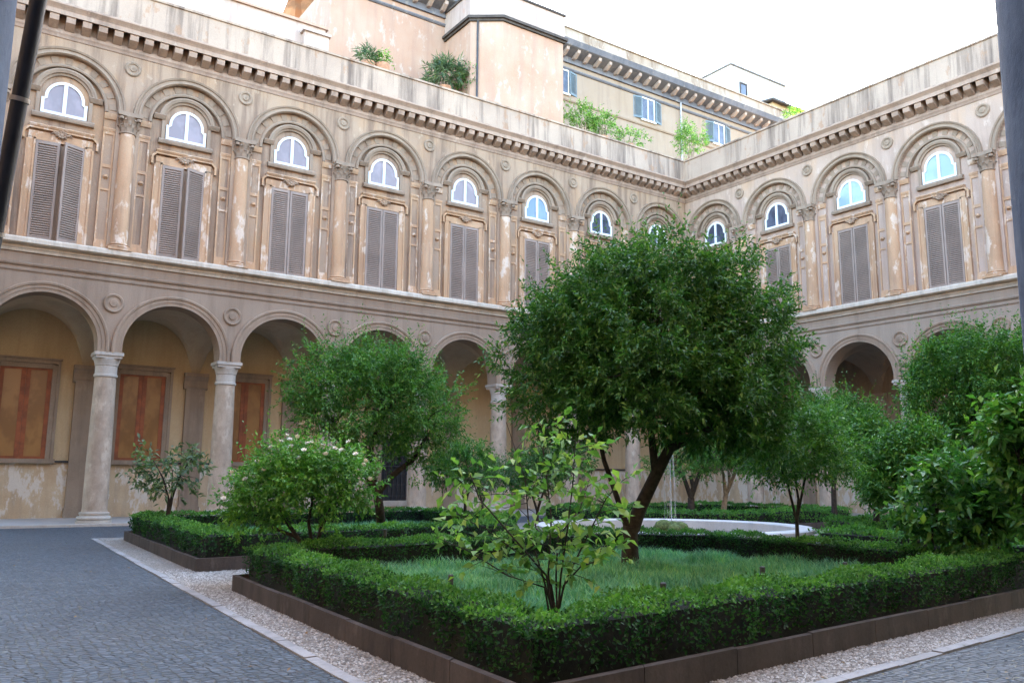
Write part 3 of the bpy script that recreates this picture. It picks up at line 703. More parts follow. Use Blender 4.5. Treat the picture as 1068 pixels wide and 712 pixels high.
for (cx, sh) in ((-4.6, 'r'), (2.2, 'b'), (8.6, 'b'), (-15.5, 'n')):
    if sh == 'n': continue
    wd = thing_part('window', ub, (cx, 0, 6.1))
    b = MB(); b.box(-0.48, 0.48, -0.025, 0.02, 0, 1.36); link('pane', b.mesh('pane', M['pane_dark']), wd)
    b = MB()
    for xa, xb in ((-0.56, -0.48), (0.48, 0.56)): b.box(xa, xb, -0.06, 0.02, 0, 1.36)
    b.box(-0.56, 0.56, -0.06, 0.02, 1.36, 1.44); b.box(-0.62, 0.62, -0.12, 0.02, -0.10, 0.0); b.box(-0.03, 0.03, -0.05, 0.0, 0, 1.36)
    link('frame', b.mesh('frame', M['white_paint']), wd)
    for sg in (-1, 1):
        o = link('shutter', us, wd, (sg*0.56, -0.10, -0.02), (PI-R_(14)) if sg < 0 else R_(14)); 
        if sg < 0: o.scale = (1, -1, 1)
b = MB(); b.tube([(5.0, -0.12, 0), (5.0, -0.12, 8.0)], 0.06, 8); b.build('downpipe', M['pot'], ub)

tw = thing('stair_tower', 'salmon tower with a chamfered corner and pale parapet band', 'tower', (0, 0, 17.3))
P = [(-12.25, 5.2), (-12.25, 2.5), (-10.95, 1.55), (-7.15, 1.55), (-7.15, 5.2)]
b = MB(); b.prism(P, 0, 6.78); b.build('wall', M['salmon'], tw)
def grow(P, d): return [(-12.25-d, 5.2), (-12.25-d, 2.5-d*0.45), (-10.95-d*0.3, 1.55-d), (-7.15+d, 1.55-d), (-7.15+d, 5.2)]
b = MB(); b.prism(grow(P, 0.10), 6.72, 6.84); b.prism(grow(P, 0.20), 6.84, 6.98); b.build('band_moulding', M['curb'], tw)
b = MB(); b.prism(grow(P, 0.06), 6.98, 8.22); b.build('parapet_band', M['band'], tw)
b = MB(); b.prism(grow(P, 0.13), 8.22, 8.34); b.build('coping', M['curb'], tw)
b = MB(); b.tube([(-12.0, 2.22, 0.3), (-12.0, 2.22, 6.7)], 0.05, 8); b.build('downpipe', M['iron'], tw)

t = thing('terrace_wall', 'low pinkish terrace wall with dark coping behind the left parapet', 'wall', (0, 2.0, 17.3))
b = MB(); b.box(-36, -19.95, 0, 0.4, 0, 3.5); b.box(-21.0, -19.92, -0.35, 1.2, 0, 3.0); b.box(-21.1, -19.85, -0.45, 1.3, 3.0, 3.12); b.build('wall', M['band'], t)
b = MB(); b.box(-36, -19.85, -0.1, 0.5, 3.5, 3.62); b.build('coping', M['salmon'], t)

t = thing('roof_house', 'small rooftop house with tiled slope and white end behind the terrace wall', 'building', (-21.5, 7.0, 17.3))
b = MB(); b.box(-4.0, 2.6, 0, 5, 0, 6.0); b.build('wall', M['white'], t)
b = MB(); b.quad((-4.2, -0.5, 5.6), (2.75, -0.5, 5.6), (2.75, 3.0, 8.0), (-4.2, 3.0, 8.0)); b.quad((-4.2, 3.0, 8.0), (2.75, 3.0, 8.0), (2.75, 5.6, 6.0), (-4.2, 5.6, 6.0)); b.build('roof', M['tiles'], t)
b = MB(); b.box(1.5, 2.1, -0.04, 0.02, 4.2, 5.0); b.build('window', M['pane_dark'], t)

dp = 64.0
A_, B_ = at(762, 66, dp), None
px0, py0, pz1 = A_
t = thing('penthouse', 'white rooftop penthouse with a small dark window behind the tiled roof', 'building', (px0, py0, 17.3))
H = pz1-17.3
b = MB(); b.box(0, 6.4, 0, 9.0, 0, H-0.12); b.build('wall', M['white'], t)
b = MB(); b.box(-0.15, 6.55, -0.15, 9.1, H-0.12, H); b.build('coping', M['kerb_strip'], t)
b = MB(); b.box(1.0, 1.65, -0.03, 0.02, H-2.5, H-1.35); wd = b.build('window', M['pane_dark'], t)
b = MB(); b.box(0.92, 1.73, -0.07, 0.02, H-1.35, H-1.24); b.box(0.92, 1.0, -0.07, 0.02, H-2.5, H-1.35); b.box(1.65, 1.73, -0.07, 0.02, H-2.5, H-1.35); b.build('frame', M['curb'], wd)
b = MB(); b.tube([(-0.05, 2.5, 0), (-0.05, 2.5, H-0.2)], 0.06, 6); b.build('downpipe', M['pot'], t)
q = at(806, 105, 62.0)
t = thing('roof_shed', 'ochre rooftop shed with a dark sloping roof beside the white penthouse', 'shed', (q[0], q[1], 17.3))
Hs = q[2]-17.3
b = MB(); b.box(0, 4.6, 0, 4.0, 0, Hs-0.1); b.build('wall', M['rear_wall'], t)
b = MB(); b.extrude_x([(-0.35, Hs-0.14), (-0.35, Hs), (4.3, Hs+0.6), (4.3, Hs+0.46)], -0.4, 5.0); b.build('roof', M['curb'], t)

# ------------------------------------------------------------------ near columns framing the view
t = thing('granite_column', 'granite column, coloured as in blue shade, close by at the right edge', 'column', (-30.783, -30.438, 0))
b = MB(); b.lathe([(0.44, 0.30), (0.42, 0.36)]+[(0.42-0.03*k/8, 0.4+4.5*k/8) for k in range(9)], n=48); b.build('shaft', M['granite_blueshade'], t, smooth=True)
b = MB(); b.box(-0.56, 0.56, -0.56, 0.56, 0, 0.14); b.lathe([(0.55, 0.14), (0.57, 0.18), (0.55, 0.23), (0.46, 0.25), (0.48, 0.28), (0.44, 0.30)], n=32); b.build('base', M['marble'], t, smooth=True)
b = MB(); b.lathe([(0.40, 4.9), (0.46, 5.1), (0.52, 5.4)], n=32); b.box(-0.6, 0.6, -0.6, 0.6, 5.4, 5.69); b.build('capital', M['marble'], t, smooth=True)
t = thing('granite_column', 'grey granite column close by at the left edge beside a dark pipe', 'column', (-32.985, -28.95, 0))
b = MB(); b.lathe([(0.44, 0.30), (0.42, 0.36)]+[(0.42, 0.4+4.5*k/8) for k in range(9)], n=48); b.build('shaft', M['granite_blueshade'], t, smooth=True)
b = MB(); b.box(-0.56, 0.56, -0.56, 0.56, 0, 0.14); b.lathe([(0.55, 0.14), (0.57, 0.18), (0.55, 0.23), (0.46, 0.25), (0.48, 0.28), (0.44, 0.30)], n=32); b.build('base', M['marble'], t, smooth=True)
b = MB(); b.lathe([(0.42, 4.9), (0.46, 5.1), (0.52, 5.4)], n=32); b.box(-0.6, 0.6, -0.6, 0.6, 5.4, 5.69); b.build('capital', M['marble'], t, smooth=True)
pa, pb = at(48, 0, 2.3)-CR*0.021, at(2, 245, 2.3)-CR*0.021     # the pipe leans a little towards the court
pz = lambda z: pb+(pa-pb)*(z-pb[2])/(pa[2]-pb[2])
t = thing('downpipe', 'black iron downpipe with thin pale collars beside the near left column', 'pipe', tuple(pz(0.0)))
o3 = pz(0.0)
b = MB(); b.tube([pz(z)-o3 for z in (0.0, 1.5, 3.0, 4.5, 5.69)], 0.021, 20); b.build('pipe', M['iron'], t, smooth=True)
for z in (2.27, 2.63):
    b = MB(); b.tube([pz(z)-o3, pz(z+0.012)-o3], 0.025, 20); b.build('collar', M['marble'], t, smooth=True)

# ------------------------------------------------------------------ foliage helpers
def unit(a): return a/(np.linalg.norm(a, axis=-1, keepdims=True)+1e-9)
def leaves_arrays(P, D, N, L, W, fold=0.18, droop=0.12):
    n = len(P); S = unit(np.cross(D, N)); N2 = np.cross(S, D)
    L = np.asarray(L)[:, None]; W = np.asarray(W)[:, None]
    mid = P+D*L*0.45
    V = np.stack([P, mid-S*W*0.5+N2*W*fold, P+D*L-np.array([0, 0, 1])*L*droop, mid+S*W*0.5+N2*W*fold], 1).reshape(-1, 3)
    b = np.arange(n)[:, None, None]*4
    F = (b+np.array([[0, 1, 2], [0, 2, 3]])[None]).reshape(-1, 3)
    return V, F
def twig_leaves(rg, base, dirs, length, per, leaf, width, spread=0.9):
    """leaves set along straight twigs"""
    n = len(base)
    t = np.linspace(0.12, 1.0, per)[None, :]+rg.normal(0, 0.03, (n, per))
    P = base[:, None, :]+dirs[:, None, :]*(t*length[:, None])[..., None]
    rnd = unit(rg.normal(0, 1, (n, per, 3)))
    D = unit(dirs[:, None, :]*0.75+rnd*spread)
    D[..., 2] -= 0.12; D = unit(D)
    N = unit(rg.normal(0, 0.55, (n, per, 3))+np.array([0, 0, 1.0]))
    L = leaf*rg.uniform(0.6, 1.25, n*per); W = width*rg.uniform(0.7, 1.2, n*per)
    return leaves_arrays(P.reshape(-1, 3), D.reshape(-1, 3), N.reshape(-1, 3), L, W)
def crown_points(rg, lobes, n, shell=0.5, bottom=-0.9):
    """twig bases in a union of ellipsoids (cx,cy,cz,rx,ry,rz), with clumps and gaps"""
    vol = np.array([l[3]*l[4]*l[5] for l in lobes])**0.7; pick = rg.choice(len(lobes), n, p=vol/vol.sum())
    Lb = np.array(lobes)[pick]
    u = unit(rg.normal(0, 1, (n, 3)))
    r = shell+(1-shell)*rg.uniform(0, 1, n)**0.7
    w = 1+0.13*np.sin(u[:, 0]*7+pick)+0.13*np.sin(u[:, 1]*9+2*pick)+0.11*np.sin(u[:, 2]*11+pick)
    P = Lb[:, :3]+u*Lb[:, 3:]*(r*w)[:, None]
    keep = u[:, 2] > bottom
    return P[keep], u[keep]
def foliage(name, rg, lobes, twigs, per, leaf, width, tl, mat, parent, shell=0.5, up=0.35, bottom=-0.9, shoots=0):
    P, u = crown_points(rg, lobes, twigs, shell, bottom)
    # clump twigs: pull each towards a nearby cluster centre, so that gaps open between clusters
    k = max(12, len(P)//34); C = P[rg.choice(len(P), k, replace=False)]
    best = np.full(len(P), 1e9); idx = np.zeros(len(P), int)
    for j in range(k):
        d = ((P-C[j])**2).sum(1); mlt = d < best; best[mlt] = d[mlt]; idx[mlt] = j
    P = P+(C[idx]-P)*rg.uniform(0.10, 0.52, (len(P), 1))
    D = unit(u+rg.normal(0, 0.55, u.shape)+np.array([0, 0, up]))
    ln = tl*rg.uniform(0.6, 1.3, len(P))
    V, F = twig_leaves(rg, P, D, ln, per, leaf, width)
    if shoots:
        top = np.argsort(-u[:, 2]+rg.normal(0, 0.35, len(u)))[:shoots]
        V2, F2 = twig_leaves(rg, P[top], unit(np.array([0, 0, 1.0])+0.6*u[top]+rg.normal(0, 0.25, (len(top), 3))), tl*rg.uniform(1.4, 3.0, len(top)), per, leaf*0.85, width*0.85, 0.7)
        F = np.concatenate([F, F2+len(V)]); V = np.concatenate([V, V2])
    return link(name, np_mesh(name, V, F, mat), parent)
def bend(rg, a, c, n=6, wob=0.12, sag=0.0):
    a, c = np.array(a, float), np.array(c, float); Ln = np.linalg.norm(c-a); pts = []
    k = rg.normal(0, wob*Ln, 3); k2 = rg.normal(0, wob*0.5*Ln, 3)
    for i in range(n+1):
        t = i/n; pts.append(a+(c-a)*t+k*math.sin(PI*t)+k2*math.sin(2*PI*t)+np.array([0, 0, sag*Ln*math.sin(PI*t)]))
    return pts
def branches(mb, rg, starts, lobes, n, r0, frac=0.85):
    P, u = crown_points(rg, lobes, n, 0.35)
    for p in P:
        st = min(starts, key=lambda s: np.linalg.norm(np.array(s)-p)+rg.uniform(0, 0.3))
        e = np.array(st)+(p-np.array(st))*frac
        pts = bend(rg, st, e, 6, 0.09, 0.05); mb.tube(pts, list(np.linspace(r0*rg.uniform(0.5, 1.0), r0*0.12, len(pts))), 5)
def lobe(px, py, w, h, depth, ry=None):
    """an ellipsoid that spans w x h photograph pixels round (px, py) at that depth"""
    c = at(px, py, depth); k = depth/FPX
    rx, rz = w*k/2, h*k/2
    r = rx*0.5+(ry if ry else rx)*0.5
    return (c[0], c[1], c[2], r, r, rz)

# ------------------------------------------------------------------ beds: curbs, hedges, lawns
CXU, CYU = unskew((CXF, CYF))
def arc_pts(a0, a1, r, n=10): return [(CXU+r*math.cos(R_(a0+(a1-a0)*i/n)), CYU+r*math.sin(R_(a0+(a1-a0)*i/n))) for i in range(n+1)]
def bed_poly(x0, x1, y0, y1, r):
    """rectangle whose corner nearest the fountain is cut by a circle of radius r round it"""
    nx = x1 if abs(x1-CXU) < abs(x0-CXU) else x0; ny = y1 if abs(y1-CYU) < abs(y0-CYU) else y0
    dx, dy = nx-CXU, ny-CYU
    xa = CXU+math.copysign(math.sqrt(r*r-dy*dy), (x0+x1)/2-CXU); ya = CYU+math.copysign(math.sqrt(r*r-dx*dx), (y0+y1)/2-CYU)
    a0 = math.degrees(math.atan2(dy, xa-CXU)); a1 = math.degrees(math.atan2(ya-CYU, dx))
    if a1-a0 > 180: a1 -= 360
    if a1-a0 < -180: a1 += 360
    arc = arc_pts(a0, a1, r)
    fx = x0 if nx == x1 else x1; fy = y0 if ny == y1 else y1
    return [skew(q) for q in [(fx, fy), (fx, ny)]+arc+[(nx, fy)]]
def inset(poly, d):
    n = len(poly); A = sum(poly[i][0]*poly[(i+1) % n][1]-poly[(i+1) % n][0]*poly[i][1] for i in range(n)); s = 1 if A > 0 else -1
    out = []
    for i in range(n):
        p, q, r = np.array(poly[i-1]), np.array(poly[i]), np.array(poly[(i+1) % n])
        e1 = unit(q-p); e2 = unit(r-q); n1 = s*np.array([-e1[1], e1[0]]); n2 = s*np.array([-e2[1], e2[0]])
        k = n1+n2; k = k/(k@k)*2 if (k@k) > 1e-6 else n1
        out.append(tuple(q+k*d))
    return out
BEDS = [('near', (-29.17, -19.9, -26.0, -18.3), 4.15), ('back', (-29.1, -19.9, -15.65, -7.3), 4.3), ('right', (-18.1, -5.8, -26.0, -18.3), 4.4), ('far', (-15.4, -5.8, -14.8, -7.6), 4.4)]
LBL = {'near': 'nearest the camera, around the big tree', 'back': 'by the left arcade, behind the white roses', 'right': 'at the right, behind the big-leaved shrub', 'far': 'beyond the fountain'}
HZ = {'near': 0.63, 'back': 0.64, 'right': 0.64, 'far': 0.64}
def hedge_mesh(rg, poly_o, poly_i, z0, z1, dens, leaf, mat, top_mat, parent):
    """box leaves over the faces of a hedge that runs between two outlines; bumpy clipped top"""
    Ps, Ns = [], []
    n = len(poly_o)
    def bump_at(P):
        return 0.045*np.sin(P[:, 0]*2.3+1.3*P[:, 1])*np.sin(P[:, 0]*0.9+P[:, 1]*1.3)+0.035*np.sin(P[:, 1]*4.7-P[:, 0]*3.9)+0.025*np.sin(P[:, 0]*9.0+P[:, 1]*7.0)+0.02*np.sin(P[:, 0]*17.0-P[:, 1]*13.0)
    for i in range(n):
        j = (i+1) % n
        for (a, c, sg) in ((poly_o[i], poly_o[j], 1), (poly_i[i], poly_i[j], -1)):
            a, c = np.array(a), np.array(c); Ln = np.linalg.norm(c-a)
            k = int(Ln*(z1-z0)*dens*0.85)
            if k < 1: continue
            t, h = rg.uniform(0, 1, k), rg.uniform(0, 1, k)**0.85
            mid = (np.array(poly_o[i])+np.array(poly_o[j])-np.array(poly_i[i])-np.array(poly_i[j]))/2; nn = unit(mid*sg)
            P = np.concatenate([a+(c-a)*t[:, None], (z0+(z1-z0)*h)[:, None]], 1)
            gap = np.sin(P[:, 0]*5.3+P[:, 1]*4.1+2*np.sin(P[:, 2]*7))*np.sin(P[:, 0]*2.1-P[:, 1]*2.9+P[:, 2]*5)
            P = P[rg.uniform(0, 1, k) < 0.62+0.5*gap+0.5*(P[:, 2]-z0)/(z1-z0)]; k = len(P); h = (P[:, 2]-z0)/(z1-z0)
            bp = bump_at(P)
            P[:, :2] += nn*(bp+rg.normal(0, 0.022, k)+0.05*(h-0.5))[:, None]
            P[:, 2] += bp*0.6*(h > 0.8)
            Ps.append(P); Ns.append(np.repeat(np.array([[nn[0], nn[1], 0.35]]), k, 0))
        a, c, d, e = (np.array(v) for v in (poly_o[i], poly_o[j], poly_i[j], poly_i[i]))
        area = 0.5*abs((d-a)[0]*(e-c)[1]-(d-a)[1]*(e-c)[0])
        k = int(area*dens*1.35)
        if k < 1: continue
        t, s = rg.uniform(0, 1, k)[:, None], rg.uniform(0, 1, k)[:, None]
        P2 = (a+(c-a)*t)*(1-s)+(e+(d-e)*t)*s
        P = np.concatenate([P2, np.full((k, 1), z1)], 1); P[:, 2] += bump_at(P)*0.8+rg.normal(0, 0.018, k)-0.05*(np.abs(s[:, 0]-0.5)*2)**4
        Ps.append(P); Ns.append(np.repeat(np.array([[0, 0, 1.0]]), k, 0))
    P = np.concatenate(Ps); N = np.concatenate(Ns)
    young = (P[:, 2] > z1-0.045+rg.normal(0, 0.02, len(P)))  # leaves near the top take the colour with painted light from above
    for nm, sel, mt in (('leaves', ~young, mat), ('toplit_leaves', young, top_mat)):
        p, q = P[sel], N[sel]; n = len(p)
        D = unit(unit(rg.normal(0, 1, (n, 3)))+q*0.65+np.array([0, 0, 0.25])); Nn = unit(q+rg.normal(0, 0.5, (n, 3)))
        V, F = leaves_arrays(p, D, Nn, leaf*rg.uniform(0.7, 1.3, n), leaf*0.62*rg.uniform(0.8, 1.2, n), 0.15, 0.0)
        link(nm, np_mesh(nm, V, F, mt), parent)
def grass_mesh(rg, poly, dens, h, w, z0):
    xs = [p[0] for p in poly]; ys = [p[1] for p in poly]; k = int((max(xs)-min(xs))*(max(ys)-min(ys))*dens)
    P = np.stack([rg.uniform(min(xs), max(xs), k), rg.uniform(min(ys), max(ys), k)], 1)
    ins = np.zeros(k, bool); n = len(poly); j = n-1
    for i in range(n):
        (xi, yi), (xj, yj) = poly[i], poly[j]
        c = ((yi > P[:, 1]) != (yj > P[:, 1])) & (P[:, 0] < (xj-xi)*(P[:, 1]-yi)/((yj-yi) if yj != yi else 1e-9)+xi); ins ^= c; j = i
    P = P[ins]; k = len(P)
    tuft = 0.75+0.35*np.sin(P[:, 0]*2.3+np.sin(P[:, 1]*1.7)*2)*np.sin(P[:, 1]*2.9+P[:, 0])
    H = h*rg.uniform(0.6, 1.25, k)*tuft; a = rg.uniform(0, 2*PI, k)+0.8*np.sin(P[:, 0]*1.3)+0.8*np.sin(P[:, 1]*1.9)
    lean = rg.uniform(0.25, 1.0, k)*H
    dx, dy = np.cos(a), np.sin(a); sx, sy = -dy*w/2, dx*w/2
    B = np.concatenate([P, np.full((k, 1), z0)], 1)
    m1 = B+np.stack([dx*lean*0.3, dy*lean*0.3, H*0.62], 1); tp = B+np.stack([dx*lean, dy*lean, H*0.92], 1); sd_ = np.stack([sx, sy, np.zeros(k)], 1)
    V = np.stack([B-sd_, B+sd_, m1+sd_*0.8, m1-sd_*0.8, tp], 1).reshape(-1, 3)
    b5 = np.arange(k)[:, None, None]*5
    F = (b5+np.array([[0, 1, 2], [0, 2, 3], [3, 2, 4]])[None]).reshape(-1, 3)
    return V, F

rgb = np.random.default_rng(11)
for nm, (x0, x1, y0, y1), r in BEDS:
    po = bed_poly(x0, x1, y0, y1, r)
    pi_ = inset(po, 0.07)
    # curb of separate stones, mitred at the corners
    b = MB(); n = len(po)
    for i in range(n):
        j = (i+1) % n; a, c, d, e = (np.array(v) for v in (po[i], po[j], pi_[j], pi_[i])); Ln = np.linalg.norm(c-a); k = max(1, int(Ln/1.1))
        for q in range(k):
            t0, t1 = q/k, (q+1)/k
            g = 0.004/max(Ln, 0.1)
            zt = 0.225+0.006*math.sin(q*2.1+i)
            A1, A2, A3, A4 = a+(c-a)*(t0+g), a+(c-a)*(t1-g), e+(d-e)*(t1-g), e+(d-e)*(t0+g)
            b.prism([tuple(A1), tuple(A2), tuple(A3), tuple(A4)], -0.02, zt)
    o = b.build('bed_curb', M['curb']); tag(o, 'brown stone curb edging the bed '+LBL[nm], 'curb', 'stone curbs of the beds')
    b = MB(); pin = inset(po, 0.06); b.quad(*[(x, y, 0.15) for x, y in pin]); struct(b.build('bed_soil', M['soil']))
    # hedge ring
    h = thing('box_hedge', 'clipped box hedge around the bed '+LBL[nm], 'hedge', (0, 0, 0), 0, 'clipped box hedges')
    ho, hi_ = inset(po, 0.13), inset(po, 0.62)
    zc = HZ[nm]
    b = MB(); co, ci = inset(po, 0.19), inset(po, 0.56)
    for i in range(n):
        j = (i+1) % n
        a, c, d, e = co[i], co[j], ci[j], ci[i]
        zt = zc-0.07
        b.quad((*a, zt), (*c, zt), (*d, zt), (*e, zt)); b.quad((*a, 0.15), (*c, 0.15), (*c, zt), (*a, zt)); b.quad((*e, 0.15), (*d, 0.15), (*d, zt), (*e, zt))
    b.build('twigs', M['core'], h)
    dens, leaf = {'near': (2100, 0.038), 'back': (950, 0.055), 'right': (650, 0.062), 'far': (650, 0.065)}[nm]
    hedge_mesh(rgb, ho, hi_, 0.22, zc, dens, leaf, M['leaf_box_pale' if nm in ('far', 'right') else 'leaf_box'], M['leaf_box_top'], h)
    gp = inset(po, 0.66)
    gd, gh, gw = {'near': (1100, 0.25, 0.011), 'back': (480, 0.22, 0.016), 'right': (300, 0.2, 0.02), 'far': (300, 0.2, 0.02)}[nm]
    V, F = grass_mesh(rgb, gp, gd, gh, gw, 0.15)
    o = link('long_grass', np_mesh('long_grass', V, F, M['grass'])); tag(o, 'long blue green grass filling the bed '+LBL[nm], 'grass', kind='stuff')

# fallen leaves on the paving and gravel beside the beds
rg = np.random.default_rng(77)
P = np.concatenate([np.stack([rg.uniform(-31.2, -28.9, 90), rg.uniform(-28.5, -8, 90)], 1), np.stack([rg.uniform(-29, -19, 70), rg.uniform(-27.6, -25.9, 70)], 1)])
P = np.concatenate([P, np.full((len(P), 1), 0.022)], 1); D = unit(rg.normal(0, 1, (len(P), 3))*np.array([1, 1, 0.12])); Nn = unit(rg.normal(0, 0.25, (len(P), 3))+np.array([0, 0, 1.0]))
V, F = leaves_arrays(P, D, Nn, rg.uniform(0.035, 0.07, len(P)), rg.uniform(0.018, 0.03, len(P)), 0.2, 0.0)
M['dry_leaf'] = leaf_mat('dry leaves', (0.16, 0.085, 0.03), (0.22, 0.14, 0.05), (0.12, 0.13, 0.04), trans=0.1)
o = link('fallen_leaves', np_mesh('fallen_leaves', V, F, M['dry_leaf'])); tag(o, 'scattered small dry leaves on the paving beside the beds', 'leaves', kind='stuff')

# ------------------------------------------------------------------ fountain
ft = thing('fountain', 'round low fountain basin with a white marble rim', 'fountain', (CXF, CYF, 0))
b = MB(); b.lathe([(RF+0.10, 0.0), (RF+0.10, 0.10), (RF+0.02, 0.14), (RF, 0.36), (RF+0.06, 0.40), (RF+0.06, 0.47), (RF+0.02, 0.50), (RF-0.30, 0.50), (RF-0.34, 0.47), (RF-0.34, 0.05)], n=96); b.f = [f for f in b.f if len(f) == 4]
b.build('rim', M['fountain'], ft, smooth=True, angle=30)
def water_mat():
    mt, nt, bs = new_mat('pool water'); bs.inputs['Base Color'].default_value = (0.10, 0.115, 0.11, 1); bs.inputs['Roughness'].default_value = 0.08
    bs.inputs['Specular IOR Level'].default_value = 0.6; bump(nt, noise(nt, pos_map(nt), 5, 3), 0.15, 0.02, bs); return mt
M['water'] = water_mat()
b = MB(); b.quad(*[((RF-0.335)*math.cos(2*PI*i/64), (RF-0.335)*math.sin(2*PI*i/64), 0.24) for i in range(64)]); b.build('water', M['water'], ft)
rg = np.random.default_rng(3)
b = MB()
for k in range(9):
    a = rg.uniform(0, 2*PI); rr = rg.uniform(0, 0.35); s = rg.uniform(0.16, 0.3)
    b.lathe([(0.0, -s*0.8), (s*0.8, -s*0.6), (s, 0), (s*0.75, s*0.5), (s*0.3, s*0.72), (0.0, s*0.75)], rr*math.cos(a), rr*math.sin(a), 9, 0.32+rg.uniform(0, 0.12))
b.build('rockwork', M['rock'], ft, smooth=True, angle=60)
def jet_mat():
    mt, nt, bs = new_mat('falling water'); bs.inputs['Base Color'].default_value = (0.85, 0.88, 0.9, 1); bs.inputs['Roughness'].default_value = 0.25
    bs.inputs['Transmission Weight'].default_value = 0.5; bs.inputs['Alpha'].default_value = 0.55; return mt
b = MB(); b.tube([(0, 0, 0.6), (0.005, 0, 1.2), (0, 0.005, 1.8), (0, 0, 2.35)], [0.012, 0.012, 0.010, 0.008], 8)
for k in range(7):
    a = k*0.9; d = 0.08+0.03*(k % 3)
    b.tube([(0, 0, 2.33), (d*0.5*math.cos(a), d*0.5*math.sin(a), 2.36), (d*math.cos(a), d*math.sin(a), 2.1), (d*1.25*math.cos(a), d*1.25*math.sin(a), 1.4), (d*1.4*math.cos(a), d*1.4*math.sin(a), 0.6)], [0.006, 0.006, 0.006, 0.005, 0.004], 5)
b.build('water_jet', jet_mat(), ft, smooth=True)

# ------------------------------------------------------------------ trees and shrubs
def ground_dir(px, dist):
    """ground point on the bearing of photograph column px (taken at the horizon) at a horizontal distance"""
    d = CF+CR*(px-534.0)/FPX-CU*(500-356.0)/FPX; h = d[:2]/np.linalg.norm(d[:2]); return CAM[:2]+h*dist

def tree(name, label, base, lobes, twigs, per, leaf, width, tl, mat, trunk, nb=26, bark='bark', seed=1, group=None, shell=0.5, shoots=0, up=0.35, cat='tree', bottom=-0.9, br=0.045):
    """trunk: list of (points, radii) polylines in world space; their ends feed the limbs"""
    rg = np.random.default_rng(seed)
    t = thing(name, label, cat, base, 0, group)
    o3 = np.array(base)
    b = MB(); ends = []
    for pts, rad in trunk:
        pp = [np.array(p)-o3 for p in pts]
        b.tube(pp, rad, 10); ends += [pp[-1], pp[len(pp)*2//3]]
    lb = [(l[0]-o3[0], l[1]-o3[1], l[2]-o3[2], l[3], l[4], l[5]) for l in lobes]
    branches(b, rg, ends, lb, nb, br)
    b.build('trunk', M[bark], t, smooth=True, angle=60)
    foliage('crown', rg, lb, twigs, per, leaf, width, tl, M[mat], t, shell, up, bottom, shoots)
    return t

# the big tree
dB = 13.6
bt = (*(at(658, 590, dB)[:2]), 0.15)
T = lambda x, y, d=dB: at(x, y, d)
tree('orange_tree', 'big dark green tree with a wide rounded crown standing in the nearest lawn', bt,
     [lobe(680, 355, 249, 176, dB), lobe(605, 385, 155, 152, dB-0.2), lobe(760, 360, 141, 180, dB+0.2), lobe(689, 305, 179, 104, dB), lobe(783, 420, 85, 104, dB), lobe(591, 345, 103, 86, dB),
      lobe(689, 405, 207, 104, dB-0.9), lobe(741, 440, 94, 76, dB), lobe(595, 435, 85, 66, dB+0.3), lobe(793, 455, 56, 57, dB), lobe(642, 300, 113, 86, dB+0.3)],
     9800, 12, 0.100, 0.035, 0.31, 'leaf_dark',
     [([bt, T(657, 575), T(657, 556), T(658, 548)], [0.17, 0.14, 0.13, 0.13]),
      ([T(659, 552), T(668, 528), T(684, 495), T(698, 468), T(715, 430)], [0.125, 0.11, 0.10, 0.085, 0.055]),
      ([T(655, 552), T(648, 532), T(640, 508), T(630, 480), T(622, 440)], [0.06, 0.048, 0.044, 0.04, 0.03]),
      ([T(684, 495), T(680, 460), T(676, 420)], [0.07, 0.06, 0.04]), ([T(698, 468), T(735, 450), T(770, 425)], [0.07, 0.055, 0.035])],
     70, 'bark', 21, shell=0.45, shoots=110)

# left tree in the back bed
dL = 21.5
g = ground_dir(400, 23.6); bl = (g[0], g[1], 0.15); T2 = lambda x, y: at(x, y, dL)
tree('orange_tree', 'mid green spreading tree with forked dark limbs before the left arcade', bl,
     [lobe(390, 420, 165, 95, dL), lobe(345, 400, 100, 80, dL), lobe(435, 430, 95, 100, dL), lobe(385, 390, 110, 60, dL), lobe(405, 385, 90, 50, dL), lobe(450, 460, 60, 80, dL), lobe(330, 430, 60, 60, dL), lobe(400, 460, 80, 60, dL)],
     4200, 11, 0.105, 0.036, 0.36, 'leaf_mid',
     [([bl, T2(396, 530), T2(393, 512)], [0.13, 0.115, 0.11]), ([T2(393, 514), T2(378, 488), T2(362, 466), T2(345, 450)], [0.09, 0.08, 0.07, 0.04]), ([T2(393, 514), T2(384, 480), T2(390, 455), T2(402, 430)], [0.09, 0.075, 0.06, 0.04]), ([T2(394, 514), T2(410, 495), T2(432, 478), T2(445, 455)], [0.09, 0.08, 0.06, 0.04])],
     40, 'bark', 22, shell=0.4, shoots=150)

# rose bush
g = ground_dir(326, 13.6); br_ = (g[0], g[1], 0.15); dR = depth_of((g[0], g[1], 0.6)); T3 = lambda x, y: at(x, y, dR)
rose = tree('rose_bush', 'round green rose bush with white flowers on top behind the left hedge corner', br_,
     [lobe(315, 505, 120, 75, dR), lobe(275, 515, 75, 75, dR), lobe(355, 505, 70, 70, dR), lobe(300, 485, 80, 40, dR), lobe(258, 535, 50, 45, dR), lobe(340, 490, 70, 40, dR)],
     1900, 9, 0.075, 0.038, 0.27, 'leaf_rose',
     [([br_, T3(322, 575), T3(310, 560), T3(300, 545), T3(290, 525)], [0.05, 0.04, 0.035, 0.03, 0.02]), ([br_, T3(330, 572), T3(335, 550), T3(345, 530), T3(360, 515)], [0.045, 0.035, 0.03, 0.025, 0.015]), ([br_, T3(326, 570), T3(322, 545), T3(326, 520)], [0.04, 0.03, 0.025, 0.015]), ([T3(310, 560), T3(285, 550), T3(265, 535)], [0.03, 0.025, 0.015])],
     34, 'bark', 23, shell=0.35, shoots=60, cat='bush', br=0.018)
rg = np.random.default_rng(8)
